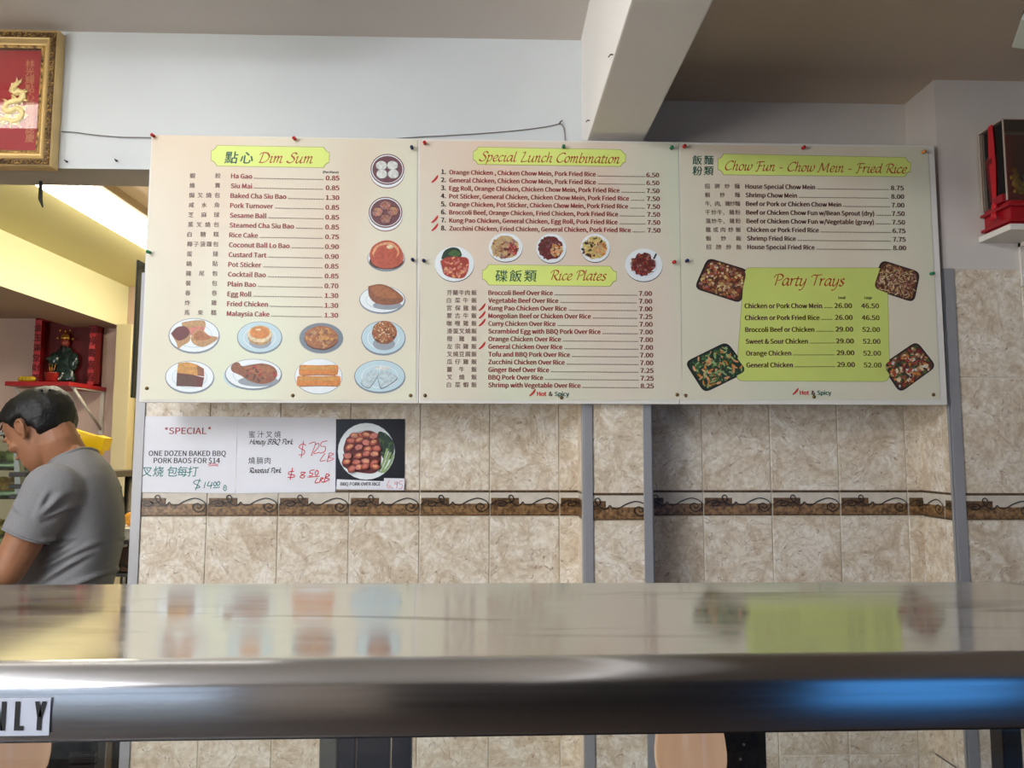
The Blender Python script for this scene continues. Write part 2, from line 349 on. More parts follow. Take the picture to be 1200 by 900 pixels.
def segment(mb, P0, P1, nrm, start, zs, top, end_u=None):
    """tiles on a vertical wall strip from P0 to P1 (x, y); start = first full tile's start along it (<= 0); zs: row levels below and above the border"""
    P0, P1, nrm = Vector((*P0, 0)), Vector((*P1, 0)), Vector((*nrm, 0))
    L = (P1-P0).length; du = (P1-P0)/L
    def W(u, z, d=0.0): return P0 + du*u + nrm*d + Vector((0, 0, z))
    mb.poly([W(0, 0), W(L, 0), W(L, top), W(0, top)], grout)
    g = 0.0016; th = 0.003
    us = []
    u = start
    while u < L-0.001: us.append((u, max(u, 0)+(g if u > -0.001 else 0.0003), min(u+TW, L)-g)); u += TW
    def slab(a, b, z0, z1, m, d0, d1, tile=None):
        e = 0.0012
        lo = [W(a, z0, d0), W(b, z0, d0), W(b, z1, d0), W(a, z1, d0)]
        hi = [W(a+e, z0+e, d1), W(b-e, z0+e, d1), W(b-e, z1-e, d1), W(a+e, z1-e, d1)]
        mb.add(lo+hi, [[4, 5, 6, 7], [0, 1, 5, 4], [1, 2, 6, 5], [2, 3, 7, 6], [3, 0, 4, 7]], m, tile=tile)
    rnd = random.Random(int(1000*abs(P0.x)+17*len(us)))
    for (u0, a, b) in us:
        if b-a < 0.006: continue
        for z0, z1 in zip(zs[:-1], zs[1:]):
            if abs(z0-Z_B0) < 1e-6: continue
            slab(a, b, z0+g*1.3, z1-g*1.3, TILE, 0, th, (rnd.uniform(1, 60), rnd.uniform(1, 60), rnd.uniform(1, 60)))
        # the border piece
        h = Z_B1-Z_B0
        slab(a, b, Z_B0, Z_B1, b_cream, 0, th)
        def cl(x0, x1, f0, f1, m, d):
            x0, x1 = max(u0+x0*TW, a), min(u0+x1*TW, b)
            if x1 > x0+0.001: slab(x0, x1, Z_B0+f0*h, Z_B0+f1*h, m, th, d)
        cl(0.0, 1.0, 0.05, 0.50, b_mid, th+.001); cl(0.02, 0.42, 0.36, 0.74, b_dark, th+.0014)
        cl(0.0, 1.0, 0.0, 0.07, b_dark, th+.0016); cl(0.0, 1.0, 0.13, 0.155, b_dark, th+.0014); cl(0.0, 1.0, 0.96, 1.06, b_list, th+.0022)
        for sp in SCROLL:
            q = [(u0+x*TW, Z_B0+z*h) for x, z in spline(sp, 6)]
            run = []
            for p in q+[None]:
                if p is not None and a+0.001 < p[0] < b-0.001: run.append(p)
                else:
                    if len(run) > 2:
                        n = len(run); A = []; B = []
                        for i in range(n):
                            c0, c1 = run[max(i-1, 0)], run[min(i+1, n-1)]; tx, tz = c1[0]-c0[0], c1[1]-c0[1]; l = math.hypot(tx, tz) or 1e-9
                            A.append(W(run[i][0]-tz/l*.0014, run[i][1]+tx/l*.0014, th+.003)); B.append(W(run[i][0]+tz/l*.0014, run[i][1]-tx/l*.0014, th+.003))
                        mb.add(A+B, [[i, i+1, n+i+1, n+i] for i in range(n-1)], b_line)
                    run = []
XL = -0.985                      # left end of the tiled wall (edge of the kitchen opening)
ZC_L, ZC_R = 2.766, 2.583        # ceilings left and right of the beam
XC0, XC1 = 0.250, 0.424          # column
YC, YP, XP = 1.965, 1.955, 1.235 # column face, right pier face and its left edge
low = [0.0, 0.35, 0.69, 1.03, Z_B0, Z_B1]
# back wall, left of the column (tiles below, paint above, lintel over the opening)
mb = MB()
segment(mb, (XL, DW), (XC0, DW), (0, -1), 0.006, low + [1.742, 2.05], 2.05)
mb.box((XL, DW+0.0005, 0), (XC0, DW+.14, 2.05), white_paint)
mb.box((XL, DW, 2.05), (XC0+.17, DW+.14, ZC_L), white_paint)
struct(mb, 'wall_back', 'tiled back wall with white paint above the menus')
mb = MB(); mb.box((-3.6, DW, 2.354), (XL, DW+.14, ZC_L), white_paint)
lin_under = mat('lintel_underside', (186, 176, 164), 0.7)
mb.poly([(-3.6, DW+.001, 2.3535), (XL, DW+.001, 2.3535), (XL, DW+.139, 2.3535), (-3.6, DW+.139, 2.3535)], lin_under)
struct(mb, 'wall_lintel', 'white lintel wall over the kitchen opening')
# recess right of the column
mb = MB()
segment(mb, (XC1, DW), (XP+.03, DW), (0, -1), -0.018, [0.0, 0.37, 0.715, 1.05, Z_B0, Z_B1, 1.742, 2.05], 2.05)
mb.box((XC1-.02, DW+.0005, 0), (XP+.05, DW+.14, 2.05), right_paint)
mb.box((XC1-.02, DW, 2.05), (XP+.05, DW+.14, ZC_R+.2), right_paint)
struct(mb, 'wall_recess', 'recessed tiled wall between the column and the right pier')
# column under the beam
mb = MB()
segment(mb, (XC0, YC), (XC1, YC), (0, -1), -0.028, low + [1.742, 2.05], 2.05)
mb.box((XC0, YC+.0005, 0), (XC1, DW, 2.4), right_paint)
segment(mb, (XC0, DW), (XC0, YC), (-1, 0), 0, low + [1.742, 2.05], 2.05)
struct(mb, 'wall_column', 'narrow tiled column under the ceiling beam')
# right pier
mb = MB()
segment(mb, (XP, YP), (3.4, YP), (0, -1), 0.018-TW*0, [0.0, 0.37, 0.715, 1.05, Z_B0, Z_B1, 1.746, 2.045], 2.045)
segment(mb, (XP, DW), (XP, YP), (-1, 0), -0.09, [0.0, 0.37, 0.715, 1.05, Z_B0, Z_B1, 1.742, 2.045], 2.045)
mb.box((XP, YP+.0005, 0), (3.4, DW+.14, 2.045), right_paint)
mb.box((XP, YP-.002, 2.045), (3.4, DW+.14, ZC_R+.2), right_paint)
struct(mb, 'wall_pier', 'projecting right wall with tiles below and paint above')
# metal corner trims
def ctrim(n, x0, x1, y, z0, z1, d=0.004, side=None):
    mb = MB(); mb.box((x0, y-d, z0), (x1, y, z1), trim_metal, 0.0012)
    if side: mb.box(side[0], side[1], trim_metal, 0.0012)
    struct(mb, 'trim_%d' % n, 'grey metal corner trim on the tiles')
ctrim(1, XL-.005, XL+.022, DW-.003, 0, 2.05, 0.005, ((XL-.006, DW-.003, 0), (XL-.001, DW+.1, 2.05)))
ctrim(2, XC0-.003, XC0+.020, YC-.003, 0, 2.05, 0.005, ((XC0-.007, YC-.003, 0), (XC0-.003, YC+.02, 2.05)))
ctrim(3, XC1-.020, XC1+.003, YC-.003, 0, 2.05, 0.005, ((XC1+.003, YC-.003, 0), (XC1+.007, YC+.02, 2.05)))
ctrim(4, XP-.002, XP+.0255, YP-.003, 0, 2.045, 0.005, ((XP-.006, YP-.003, 0), (XP-.002, YP+.006, 2.045)))
# ceilings, beam, floor, room shell
mb = MB(); mb.box((-3.6, -3.3, ZC_L), (XC0+.17, DW, ZC_L+.1), ceil_paint); struct(mb, 'ceiling_left')
mb = MB(); mb.box((XC1-.02, -3.3, ZC_R), (3.4, DW, ZC_R+.1), mat('ceiling_paint_brown_bounce', (208, 190, 170), .7, var=.05, scale=2, bump=.04)); struct(mb, 'ceiling_right')  # brown bounce light is painted into the right ceiling's colour
beam_paint = mat('beam_paint', (238, 233, 226), 0.6, var=0.04, scale=3, bump=0.03)
mb = MB(); mb.box((0.264, -3.3, 2.402), (0.421, DW, ZC_L+.02), beam_paint, 0.004)
struct(mb, 'ceiling_beam', 'white beam running from the column towards the room')
floor_m = mat('floor_vinyl', (72, 60, 52), 0.4, var=0.2, scale=6)
mb = MB(); mb.box((-3.6, -3.3, -.1), (3.4, 5.0, 0), floor_m); struct(mb, 'floor')
dark_wall = mat('dark_front_wall', (42, 36, 33), 0.6, var=0.1, scale=4)
mb = MB()
FY0, FY1 = -3.4, -3.2
side_paint = mat('beige_side_wall', (168, 152, 136), 0.6, var=0.05, scale=3)
mb.box((-3.6, FY0, 0), (-3.3, FY1, 2.9), side_paint); mb.box((-3.3, FY0, 0), (-1.2, FY1, 1.15), mat('blue_grey_dado', (200, 214, 226), .6, var=.05, scale=3)); mb.box((-3.3, FY0, 2.4), (-1.2, FY1, 2.9), side_paint)
mb.box((-1.2, FY0, 0), (-1.12, FY1, 2.9), dark_wall); mb.box((-1.12, FY0, 0), (-.45, FY1, 2.9), side_paint); mb.box((-.45, FY0, 0), (1.75, FY1, 2.9), dark_wall)
mb.box((1.75, FY0, 2.1), (2.95, FY1, 2.9), dark_wall); mb.box((2.95, FY0, 0), (3.4, FY1, 2.9), dark_wall)
struct(mb, 'wall_front', 'shop front wall behind the camera')
mb = MB(); mb.box((-3.7, -3.4, 0), (-3.6, -2.4, 2.9), side_paint); mb.box((-3.7, -.4, 0), (-3.6, 5.0, 2.9), side_paint); mb.box((-3.7, -2.4, 0), (-3.6, -.4, .65), side_paint); mb.box((-3.7, -2.4, 2.25), (-3.6, -.4, 2.9), side_paint); struct(mb, 'wall_left')
mb = MB(); mb.box((3.4, -3.4, 0), (3.5, 2.3, 2.9), right_paint); struct(mb, 'wall_right')
pane = glass('window_glass')
for n, (x0, x1, z0, z1) in enumerate(((-3.3, -1.2, 1.15, 2.4),), 1):
    mb = MB(); mb.box((x0, FY0+.08, z0), (x1, FY0+.09, z1), pane)
    wf = mat('window_frame_metal', (120, 122, 126), 0.4, metal=0.6)
    for a in ((x0, x0+.05), (x1-.05, x1), ((x0+x1)/2-.03, (x0+x1)/2+.03)): mb.box((a[0], FY0+.05, z0), (a[1], FY0+.12, z1), wf)
    mb.box((x0, FY0+.05, z0), (x1, FY0+.12, z0+.05), wf); mb.box((x0, FY0+.05, z1-.05), (x1, FY0+.12, z1), wf)
    struct(mb, 'window_%d' % n)
mb = MB(); mb.box((-3.66, -2.4, .65), (-3.65, -.4, 2.25), pane)  # made-up side window, put in to go with the fill light
for a in ((-2.4, -2.35), (-.45, -.4), (-1.43, -1.37)): mb.box((-3.68, a[0], .65), (-3.62, a[1], 2.25), wf)
for a in ((.65, .70), (2.20, 2.25)): mb.box((-3.68, -2.4, a[0]), (-3.62, -.4, a[1]), wf)
struct(mb, 'window_2', 'made-up side window behind the added fill light')
mb = MB(); mb.box((1.78, FY0+.08, .03), (2.92, FY0+.09, 2.07), glass('blue_door_glass', (.36, .68, .95)))  # unseen blue pane, added to give the steel apron its blue reflection
for a in ((1.75, 1.80), (2.90, 2.95)): mb.box((a[0], FY0+.05, 0), (a[1], FY0+.12, 2.1), wf)
for a in ((0, .06), (2.04, 2.1), (1.0, 1.05)): mb.box((1.80, FY0+.05, a[0]), (2.90, FY0+.12, a[1]), wf)
struct(mb, 'added_blue_door', 'unseen blue glass door added for the apron reflection')
# =================================================================== KITCHEN BEHIND THE OPENING
kw = mat('kitchen_wall_paint', (212, 186, 174), 0.7, var=0.05, scale=2)
ky = mat('kitchen_yellow_paint', (236, 234, 196), 0.6, var=0.03, scale=2)
kc = mat('kitchen_ceiling_paint_dimmed', (212, 204, 152), 0.7, var=0.03, scale=2)  # soffit yellow darkened to olive: the ceiling's weaker light is in the colour
kp = mat('kitchen_ceiling_peach_bounce', (250, 226, 206), 0.7)  # peach bounce light painted into the right strip of the same ceiling
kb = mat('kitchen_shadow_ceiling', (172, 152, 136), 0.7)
mb = MB(); mb.box((-3.6, 4.8, 0), (-.9, 4.95, 2.75), kw); struct(mb, 'wall_kitchen_back')
mb = MB(); mb.box((-.98, DW+.15, 0), (-.9, 4.8, 2.75), ky); struct(mb, 'wall_kitchen_right')
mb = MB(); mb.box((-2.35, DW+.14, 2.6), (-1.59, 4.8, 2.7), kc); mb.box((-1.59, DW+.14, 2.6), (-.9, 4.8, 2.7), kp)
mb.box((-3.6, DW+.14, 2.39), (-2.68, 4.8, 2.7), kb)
struct(mb, 'ceiling_kitchen')
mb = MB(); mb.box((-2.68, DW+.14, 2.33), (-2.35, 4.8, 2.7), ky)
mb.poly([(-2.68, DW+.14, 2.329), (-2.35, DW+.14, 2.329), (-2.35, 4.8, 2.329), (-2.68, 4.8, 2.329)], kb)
struct(mb, 'ceiling_kitchen_soffit', 'pale yellow soffit along the kitchen ceiling')
cream = mat('cream_door_frame', (214, 200, 160), 0.5, var=0.04, scale=5)
p0 = at(130.5, 500, 4.62); p1 = at(149, 500, 4.62)
mb = MB(); mb.box((p0.x, 4.62, 0), (p1.x, 4.79, 2.328), cream, .006); mb.box((p1.x+.004, 4.70, 0), (p1.x+.16, 4.79, 2.0), cream, .004)
struct(mb, 'door_frame_kitchen', 'cream door frame behind the man')
# kitchen lamp
lamp_w = mat('lamp_diffuser_kitchen', (255, 252, 240), 0.4, emit=((255, 246, 222), LAMP_KITCHEN))
housing = mat('lamp_housing', (160, 140, 118), 0.5)
t = thing('ceiling_lamp', (-1.72, 3.8, 2.6), 'long bright fluorescent lamp on the kitchen ceiling', 'lamp')
mb = MB(); mb.box((-1.548, 2.5, 2.565), (-1.50, 4.7, 2.599), housing, .003); mb.box((-1.71, 2.5, 2.588), (-1.548, 4.7, 2.599), housing, .003); mb.build('housing', t)
mb = MB(); mb.box((-1.712, 2.52, 2.535), (-1.55, 4.68, 2.588), lamp_w, .008); mb.build('diffuser', t)
# shop lamp of the left bay, just out of the picture
lamp_s = mat('lamp_diffuser_shop', (255, 252, 246), 0.4, emit=((255, 250, 240), LAMP_LEFT))
t = thing('ceiling_lamp', (-1.45, 1.55, ZC_L), 'long fluorescent lamp on the ceiling of the left bay', 'lamp')
mb = MB(); mb.box((-2.35, 1.54, 2.72), (-.55, 1.70, ZC_L-.001), mat('lamp_housing_white', (226, 226, 222), .5), .006); mb.build('housing', t)
mb = MB(); mb.box((-2.32, 1.56, 2.685), (-.58, 1.68, 2.72), lamp_s, .012); mb.build('diffuser', t)
lamp_m = mat('lamp_diffuser_main', (255, 252, 246), 0.4, emit=((238, 246, 255), LAMP_MAIN))
t = thing('ceiling_lamp', (-1.45, -.5, ZC_L), 'long fluorescent lamp along the left bay over the customers', 'lamp')
mb = MB(); mb.box((-1.55, -1.8, 2.735), (-1.35, .6, ZC_L-.001), mat('lamp_housing_white', (226, 226, 222), .5), .006); mb.build('housing', t)
mb = MB(); mb.box((-1.60, -1.78, 2.60), (-1.30, .58, 2.735), lamp_m, .012); mb.build('diffuser', t)
# red shrine on its shelf
red = mat('shrine_red', (150, 26, 32), 0.45, var=0.2, scale=12)
dred = mat('shrine_dark_red', (104, 14, 20), 0.5, var=0.2, scale=9)
pink = mat('couplet_paper', (206, 74, 84), 0.6, c2=(182, 44, 54), scale=14)
ink = mat('couplet_ink', (92, 12, 20), 0.6)
SY = 4.69
a = at(37, 452, SY); b = at(113, 373, SY)
t = thing('shrine', (a.x+.2, 4.6, a.z), 'shallow red wooden shrine box with couplet strips on the red kitchen shelf', 'shrine')
mb = MB()
mb.box((a.x, SY, a.z), (a.x+.018, 4.78, b.z), red, .002); mb.box((b.x-.018, SY, a.z), (b.x, 4.78, b.z), red, .002)
mb.box((a.x, SY, b.z-.016), (b.x, 4.78, b.z), red, .002); mb.box((a.x, SY, a.z), (b.x, 4.78, a.z+.016), red, .002)
mb.box((a.x, 4.765, a.z), (b.x, 4.79, b.z), dred); mb.build('cabinet', t)
for (q0, q1, s) in ((37.5, 49, '金玉滿堂財源'), (102, 112.5, '福祿壽喜春')):
    c0 = at(q0, 451, SY-.006); c1 = at(q1, 375, SY-.006)
    mb = MB(); mb.box((c0.x, SY-.006, c0.z), (c1.x, SY-.001, c1.z), pink)
    n = len(s); hh = (c1.z-c0.z-.03)/n
    for i, ch in enumerate(s): text(mb, ch, (c0.x+c1.x)/2, c1.z-.015-(i+.85)*hh, SY-.0075, ink, h=hh*.8, center=True, bold=.03)
    mb.build('couplet_strip', t)
# statue in the shrine
stm = mat('statue_dark_glaze', (20, 34, 32), 0.18, c2=(44, 70, 64), scale=30, spec=0.7)
gold = mat('statue_gold', (196, 150, 70), 0.25, metal=0.8)
face_m = mat('statue_red_face', (150, 60, 44), 0.4)
c = at(75, 446, 4.74); k = 4.74/868
t = thing('statue', (c.x, 4.74, a.z+.016), 'dark robed statue with gold crown standing inside the red shrine', 'statue')
zb = a.z+.016
mb = MB(); mb.lathe([(.001, zb), (13*k, zb+.004), (14*k, zb+.03), (11.5*k, zb+.08), (9.5*k, zb+.13), (11*k, zb+.19), (9*k, zb+.215), (4*k, zb+.235)], (c.x, 4.735, 0), stm, 20, sy=.36)
mb.ell((c.x-11*k, 4.725, zb+.15), (.035, .022, .05), stm); mb.ell((c.x+11*k, 4.73, zb+.14), (.032, .022, .06), stm); mb.ell((c.x-16*k, 4.715, zb+.155), (.028, .012, .011), stm)
mb.build('robe', t)
mb = MB(); mb.ell((c.x, 4.73, zb+.262), (.026, .022, .034), face_m); mb.lathe([(.02, zb+.24), (.012, zb+.2), (.003, zb+.17)], (c.x-.005, 4.722, 0), mat('statue_beard', (16, 14, 14), .5), 10); mb.build('head', t)
mb = MB(); mb.lathe([(.03, zb+.28), (.034, zb+.288), (.028, zb+.31), (.01, zb+.325)], (c.x, 4.73, 0), gold, 12, sy=.7)
for dx, dz in ((-.032, .34), (.03, .34), (-.045, .29), (.05, .285), (0, .335)): mb.ell((c.x+dx, 4.725, zb+dz), (.008, .007, .009), gold, seg=8, ring=6)
mb.build('crown', t)
mb = MB()
for i in range(9):
    q = math.radians(190+i*20); mb.ell((c.x-.03+.038*math.cos(q), 4.706, zb+.07+.045*math.sin(q)), (.008, .006, .009), mat('statue_silver', (210, 220, 216), .2, metal=.7), seg=8, ring=6)
mb.build('robe_ornament', t)
# red shelf
zs_ = a.z
e0 = at(8, 450, 4.40)
rs = mat('shelf_red', (176, 30, 36), 0.4, var=0.15, scale=10)
t = thing('wall_shelf', (-2.7, 4.8, zs_-.025), 'red wall shelf on white brackets above the man', 'shelf')
mb = MB(); mb.box((e0.x, 4.38, zs_-.026), (b.x+.03, 4.798, zs_-.001), rs, .003); mb.build('board', t)
wb = mat('bracket_white', (214, 206, 198), .5)
for px in (91, 24):
    q = at(px, 453, 4.5)
    mb = MB(); mb.box((q.x-.012, 4.45, zs_-.034), (q.x+.012, 4.795, zs_-.027), wb); mb.box((q.x-.012, 4.785, zs_-.30), (q.x+.012, 4.797, zs_-.027), wb)
    mb.tube([(q.x, 4.46, zs_-.035), (q.x, 4.79, zs_-.27)], .009, wb, 6); mb.build('bracket', t)
# offerings on the shelf
fr = mat('offering_yellow', (212, 178, 40), .5, var=.3, scale=40)
for i, px in enumerate((26, 30, 34, 38)):
    q = at(px, 447, 4.43); o = MB(); o.ell((q.x, 4.425, zs_+.017), (.022, .02, .017), fr, seg=10, ring=8); o.tube([(q.x, 4.425, zs_+.033), (q.x+.003, 4.425, zs_+.038)], .002, dred, 5)
    tag(o.build('offering_fruit'), ('leftmost', 'second from left', 'third from left', 'rightmost')[i] + ' yellow offering fruit on the red shrine shelf', 'fruit', 'yellow fruits on the red shelf')
q = at(60, 447, 4.42); mb = MB(); mb.lathe([(.02, 0), (.03, .004), (.036, .05), (.039, .055), (.034, .055), (.03, .045)], (q.x, 4.42, zs_), mat('cup_red', (150, 34, 26), .35), 16)
t = thing('incense_cup', (q.x, 4.42, zs_), 'small red incense cup in front of the shrine statue', 'cup'); mb.build('cup', t)
mb = MB()
for d in (-.008, 0, .009): mb.tube([(q.x+d, 4.42, zs_+.045), (q.x+d*2.2, 4.42, zs_+.11)], .002, gold, 5)
mb.build('incense_stick', t)
# white bread/yellow bin on stand behind the man's neck
yel = mat('plastic_yellow', (246, 200, 14), .35)
TY = 3.3
t = thing('plastic_tub', (at(95, 515, TY).x, TY+.05, at(95, 530, TY).z), "bright yellow plastic tub edge showing behind the man's neck", 'tub')
mb = MB()
mb.prism([at(60, 496, TY), at(86, 503, TY), at(112, 511, TY), at(122, 514.5, TY), at(118, 527.5, TY), at(104, 524, TY), at(60, 511, TY)], (0, .04, 0), yel); mb.prism([at(112, 510, TY-.01), at(122.5, 513.5, TY-.01), at(118.5, 528, TY-.01), at(114, 526.5, TY-.01)], (0, .07, 0), yel); mb.build('rim', t)
zt0 = at(80, 517, TY).z; zt1 = at(80, 552, TY).z; xa, xb = at(62, 520, TY).x, at(100, 520, TY).x
mb = MB(); mb.loft([[(xa+.03, TY+.03, zt1), (xb-.04, TY+.03, zt1), (xb-.04, TY+.16, zt1), (xa+.03, TY+.16, zt1)], [(xa, TY+.01, zt0+.02), (xb, TY+.01, zt0-.01), (xb, TY+.2, zt0-.01), (xa, TY+.2, zt0+.02)]], yel, smooth=False); mb.build('body', t)
tbm = mat('table_steel', (120, 116, 110), .35, metal=.8)
xa, xb = at(44, 560, TY).x, at(124, 560, TY).x
t = thing('work_table', ((xa+xb)/2, TY+.1, 0), 'steel kitchen table under the yellow tub behind the man', 'table')
mb = MB(); mb.box((xa, TY-.03, zt1-.031), (xb, TY+.3, zt1-.001), tbm, .004); mb.build('table_top', t)
for dx in (xa+.03, xb-.03):
    for y in (TY, TY+.27): mb = MB(); mb.tube([(dx, y, 0), (dx, y, zt1-.03)], .018, tbm, 8); mb.build('leg', t)
# glass display cabinet at the far left
gm = mat('cabinet_frame_steel', (104, 112, 108), .35, metal=.5); dk = mat('dark_latch', (28, 28, 28), .5)
cg = glass('cabinet_glass', (.80, .9, .80))
CY = 2.75
L0 = at(-60, 690, CY).x; R0 = at(21, 600, CY).x; zt = at(5, 506, CY).z; zf = at(5, 720, CY).z
t = thing('display_cabinet', (L0, 2.9, 0), 'steel framed glass food cabinet at the left in front of the man', 'cabinet')
cab_in = mat('cabinet_back_panel', (120, 128, 92), .6, var=.2, scale=5)
mb = MB(); mb.box((L0, CY, 0), (R0, 3.15, zf), gm, .006); mb.build('base', t)
mb = MB()
mb.prism([at(16, 528, CY), at(21, 528, CY), at(34, 700, CY), at(20, 700, CY)], (0, .03, 0), gm)
mb.box((L0, 3.12, zf), (L0+.03, 3.15, zt), gm); mb.box((L0, CY, zt-.012), (R0-.01, 3.15, zt), gm, .003); mb.box((L0, CY, zf), (L0+.03, CY+.03, zt), gm)
mb.build('frame', t)
mb = MB(); mb.box((L0, 3.13, zf), (R0-.02, 3.14, zt-.02), cab_in); mb.build('back_panel', t)
for py in (549, 583, 640):
    z = at(5, py, CY).z; mb = MB(); mb.box((L0+.02, CY+.03, z-.008), (R0-.03, 3.12, z), glass('shelf_glass', (.72, .9, .78))); mb.build('shelf', t)
mb = MB(); mb.box((L0+.02, CY+.005, zf), (R0-.02, CY+.011, zt-.02), cg); mb.build('glass_door', t)
for py in (556, 570, 582): q = at(22, py, CY-.01); mb = MB(); mb.box((q.x-.03, CY-.02, q.z-.008), (q.x+.03, CY-.001, q.z+.008), dk, .003); mb.build('latch', t)
trayc = [mat('tray_yellow_food', (206, 168, 52), .5, c2=(170, 120, 40), scale=30), mat('tray_green_food', (112, 128, 66), .5, c2=(160, 150, 90), scale=30), mat('tray_orange_food', (190, 130, 50), .5, c2=(140, 90, 40), scale=30)]
tin = mat('tray_tin', (150, 150, 140), .3, metal=.8)
for i, (py, nm) in enumerate(((549, 'green'), (583, 'yellow'), (640, 'orange brown'))):
    z = at(5, py, CY).z
    t2 = thing('food_tray', (R0-.2, 2.9, z), 'tin tray of %s food on the %s shelf of the left glass cabinet' % (nm, ('top', 'middle', 'bottom')[i]), 'tray', 'trays in the glass cabinet')
    mb = MB(); mb.box((R0-.36, CY+.06, z+.001), (R0-.05, 3.08, z+.02), tin, .006); mb.build('tray', t2)
    mb = MB(); rr = random.Random(i)
    for j in range(26): mb.ell((R0-.34+rr.random()*.27, CY+.09+rr.random()*.2, z+.03+rr.random()*.02), (.03, .026, .022), trayc[(i+1) % 3 if i else 1], seg=8, ring=6)
    tag(mb.build('food', t2), None, None, kind='stuff')
# things on a low shelf at the right of the man
brown = mat('cardboard_brown', (98, 66, 40), .7, c2=(60, 38, 26), scale=14)
q = at(140, 665, 2.85)
t = thing('stock_rack', (q.x, 2.95, 0), 'low dark rack behind the man\'s back by the wall end', 'rack')
rkm = mat('rack_dark', (34, 30, 28), .5)
zr = at(140, 634, 2.85).z
zr2 = at(140, 672, 2.85).z
x0, x1 = at(112, 660, 2.85).x, at(158, 660, 2.85).x
for z in (zr, zr2): mb = MB(); mb.box((x0, 2.85, z-.012), (x1, 3.1, z), rkm); mb.build('shelf', t)
for x in (x0+.008, x1-.008):
    for y in (2.86, 3.09): mb = MB(); mb.tube([(x, y, 0), (x, y, zr)], .008, rkm, 6); mb.build('leg', t)
mb = MB(); mb.tube([(x0+.01, 2.853, zr-.02), (x1-.01, 2.853, zr2+.01)], .005, rkm, 6); mb.build('brace', t)
wbx = mat('white_carton', (226, 222, 212), .6)
mb = MB(); mb.box((x0+.03, 2.87, zr+.001), (x1-.01, 3.07, zr+.042), wbx, .004); mb.box((x0+.025, 2.865, zr+.036), (x1-.005, 3.075, zr+.045), wbx, .003)
tag(mb.build('carton'), 'white flat carton on top of the dark rack behind the man', 'box')
for i, (f0, f1) in enumerate(((.03, .5), (.53, .98))):
    mb = MB(); xa, xb = x0+(x1-x0)*f0, x0+(x1-x0)*f1
    mb.box((xa, 2.88, zr2+.001), (xb, 3.06, zr2+.07+.02*i), brown, .004); mb.box((xa+.03, 2.879, zr2+.02), (xb-.03, 2.881, zr2+.05), mat('box_label', (186, 150, 90), .6))
    tag(mb.build('cardboard_box'), ('left', 'right')[i] + ' brown cardboard box on the lower shelf of the dark rack', 'box', 'brown boxes on the rack')
mb = MB(); q = at(147, 612, 2.9); mb.ell((q.x, 2.95, zr+.045+.028), (.03, .03, .028), mat('orange_item', (230, 160, 40), .5), seg=12, ring=8); mb.tube([(q.x, 2.95, zr+.099), (q.x+.004, 2.95, zr+.112)], .004, brown, 6)
tag(mb.build('orange_fruit'), 'small orange fruit on the white carton behind the man', 'fruit')
# hanging black screen edge and its strap
blk = mat('black_plastic', (16, 16, 18), .35)
q0 = at(152, 466, 2.30); q1 = at(163.5, 304, 2.30)
t = thing('hanging_screen', ((q0.x+q1.x)/2, 2.4, q1.z), 'thin black screen seen edge-on beside the tiled wall end', 'screen')
mb = MB(); mb.box((q0.x, 2.30, q0.z), (q1.x-.004, 2.62, q1.z), blk, .004); mb.build('body', t)
mb = MB(); r0 = at(166.8, 293, 2.30); r1 = at(171.6, 210, 2.30); mb.box((r0.x-.002, 2.33, r0.z-.03), (r1.x-.002, 2.36, 2.6), mat('bracket_dark_metal', (52, 52, 56), .4, metal=.5), .002)
mb.box((q0.x+.015, 2.34, q1.z-.02), (r1.x-.002, 2.36, r0.z-.01), blk); mb.build('bracket', t)
s0 = at(47.5, 219, 2.2); s1 = at(49, 243, 2.2)
mb = MB(); ln = s0.z-s1.z
mb.loft([[(s0.x-.004, 2.198, 2.352), (s0.x+.003, 2.198, 2.352), (s0.x+.003, 2.204, 2.352), (s0.x-.004, 2.204, 2.352)], [(s0.x-.004, 2.198, s0.z-ln*.6), (s0.x+.005, 2.198, s0.z-ln*.6), (s0.x+.005, 2.206, s0.z-ln*.6), (s0.x-.004, 2.206, s0.z-ln*.6)], [(s1.x+.0005, 2.2, s1.z), (s1.x+.003, 2.2, s1.z), (s1.x+.003, 2.203, s1.z), (s1.x+.0005, 2.203, s1.z)]], blk, smooth=False)
tag(mb.build('hanging_strap'), 'short black strap hanging under the white lintel', 'strap')
# =================================================================== STEEL SERVING COUNTER
ZT = 1.450
top_m = steel('steel_top', (206, 202, 195), (0.06, 0.13), (8, 60, 10), 0.006, grime=(150, 142, 132)); top_m.node_tree.nodes['Principled BSDF'].inputs['Metallic'].default_value = .82
apron_m = steel('steel_apron', (190, 190, 192), (0.18, 0.24), (6, 400, 400), 0.01)
bn = apron_m.node_tree.nodes['Principled BSDF']; tg = apron_m.node_tree.nodes.new('ShaderNodeTangent'); tg.direction_type = 'RADIAL'; tg.axis = 'X'
apron_m.node_tree.links.new(tg.outputs[0], bn.inputs['Tangent']); bn.inputs['Anisotropic'].default_value = .8; bn.inputs['Anisotropic Rotation'].default_value = .0
steel_f = steel('steel_frame', (120, 122, 130), (0.25, 0.4), (60, 60, 3), 0.02)
t = thing('serving_counter', (-.2, .46, 0), 'stainless steel topped glass serving counter across the foreground', 'counter')
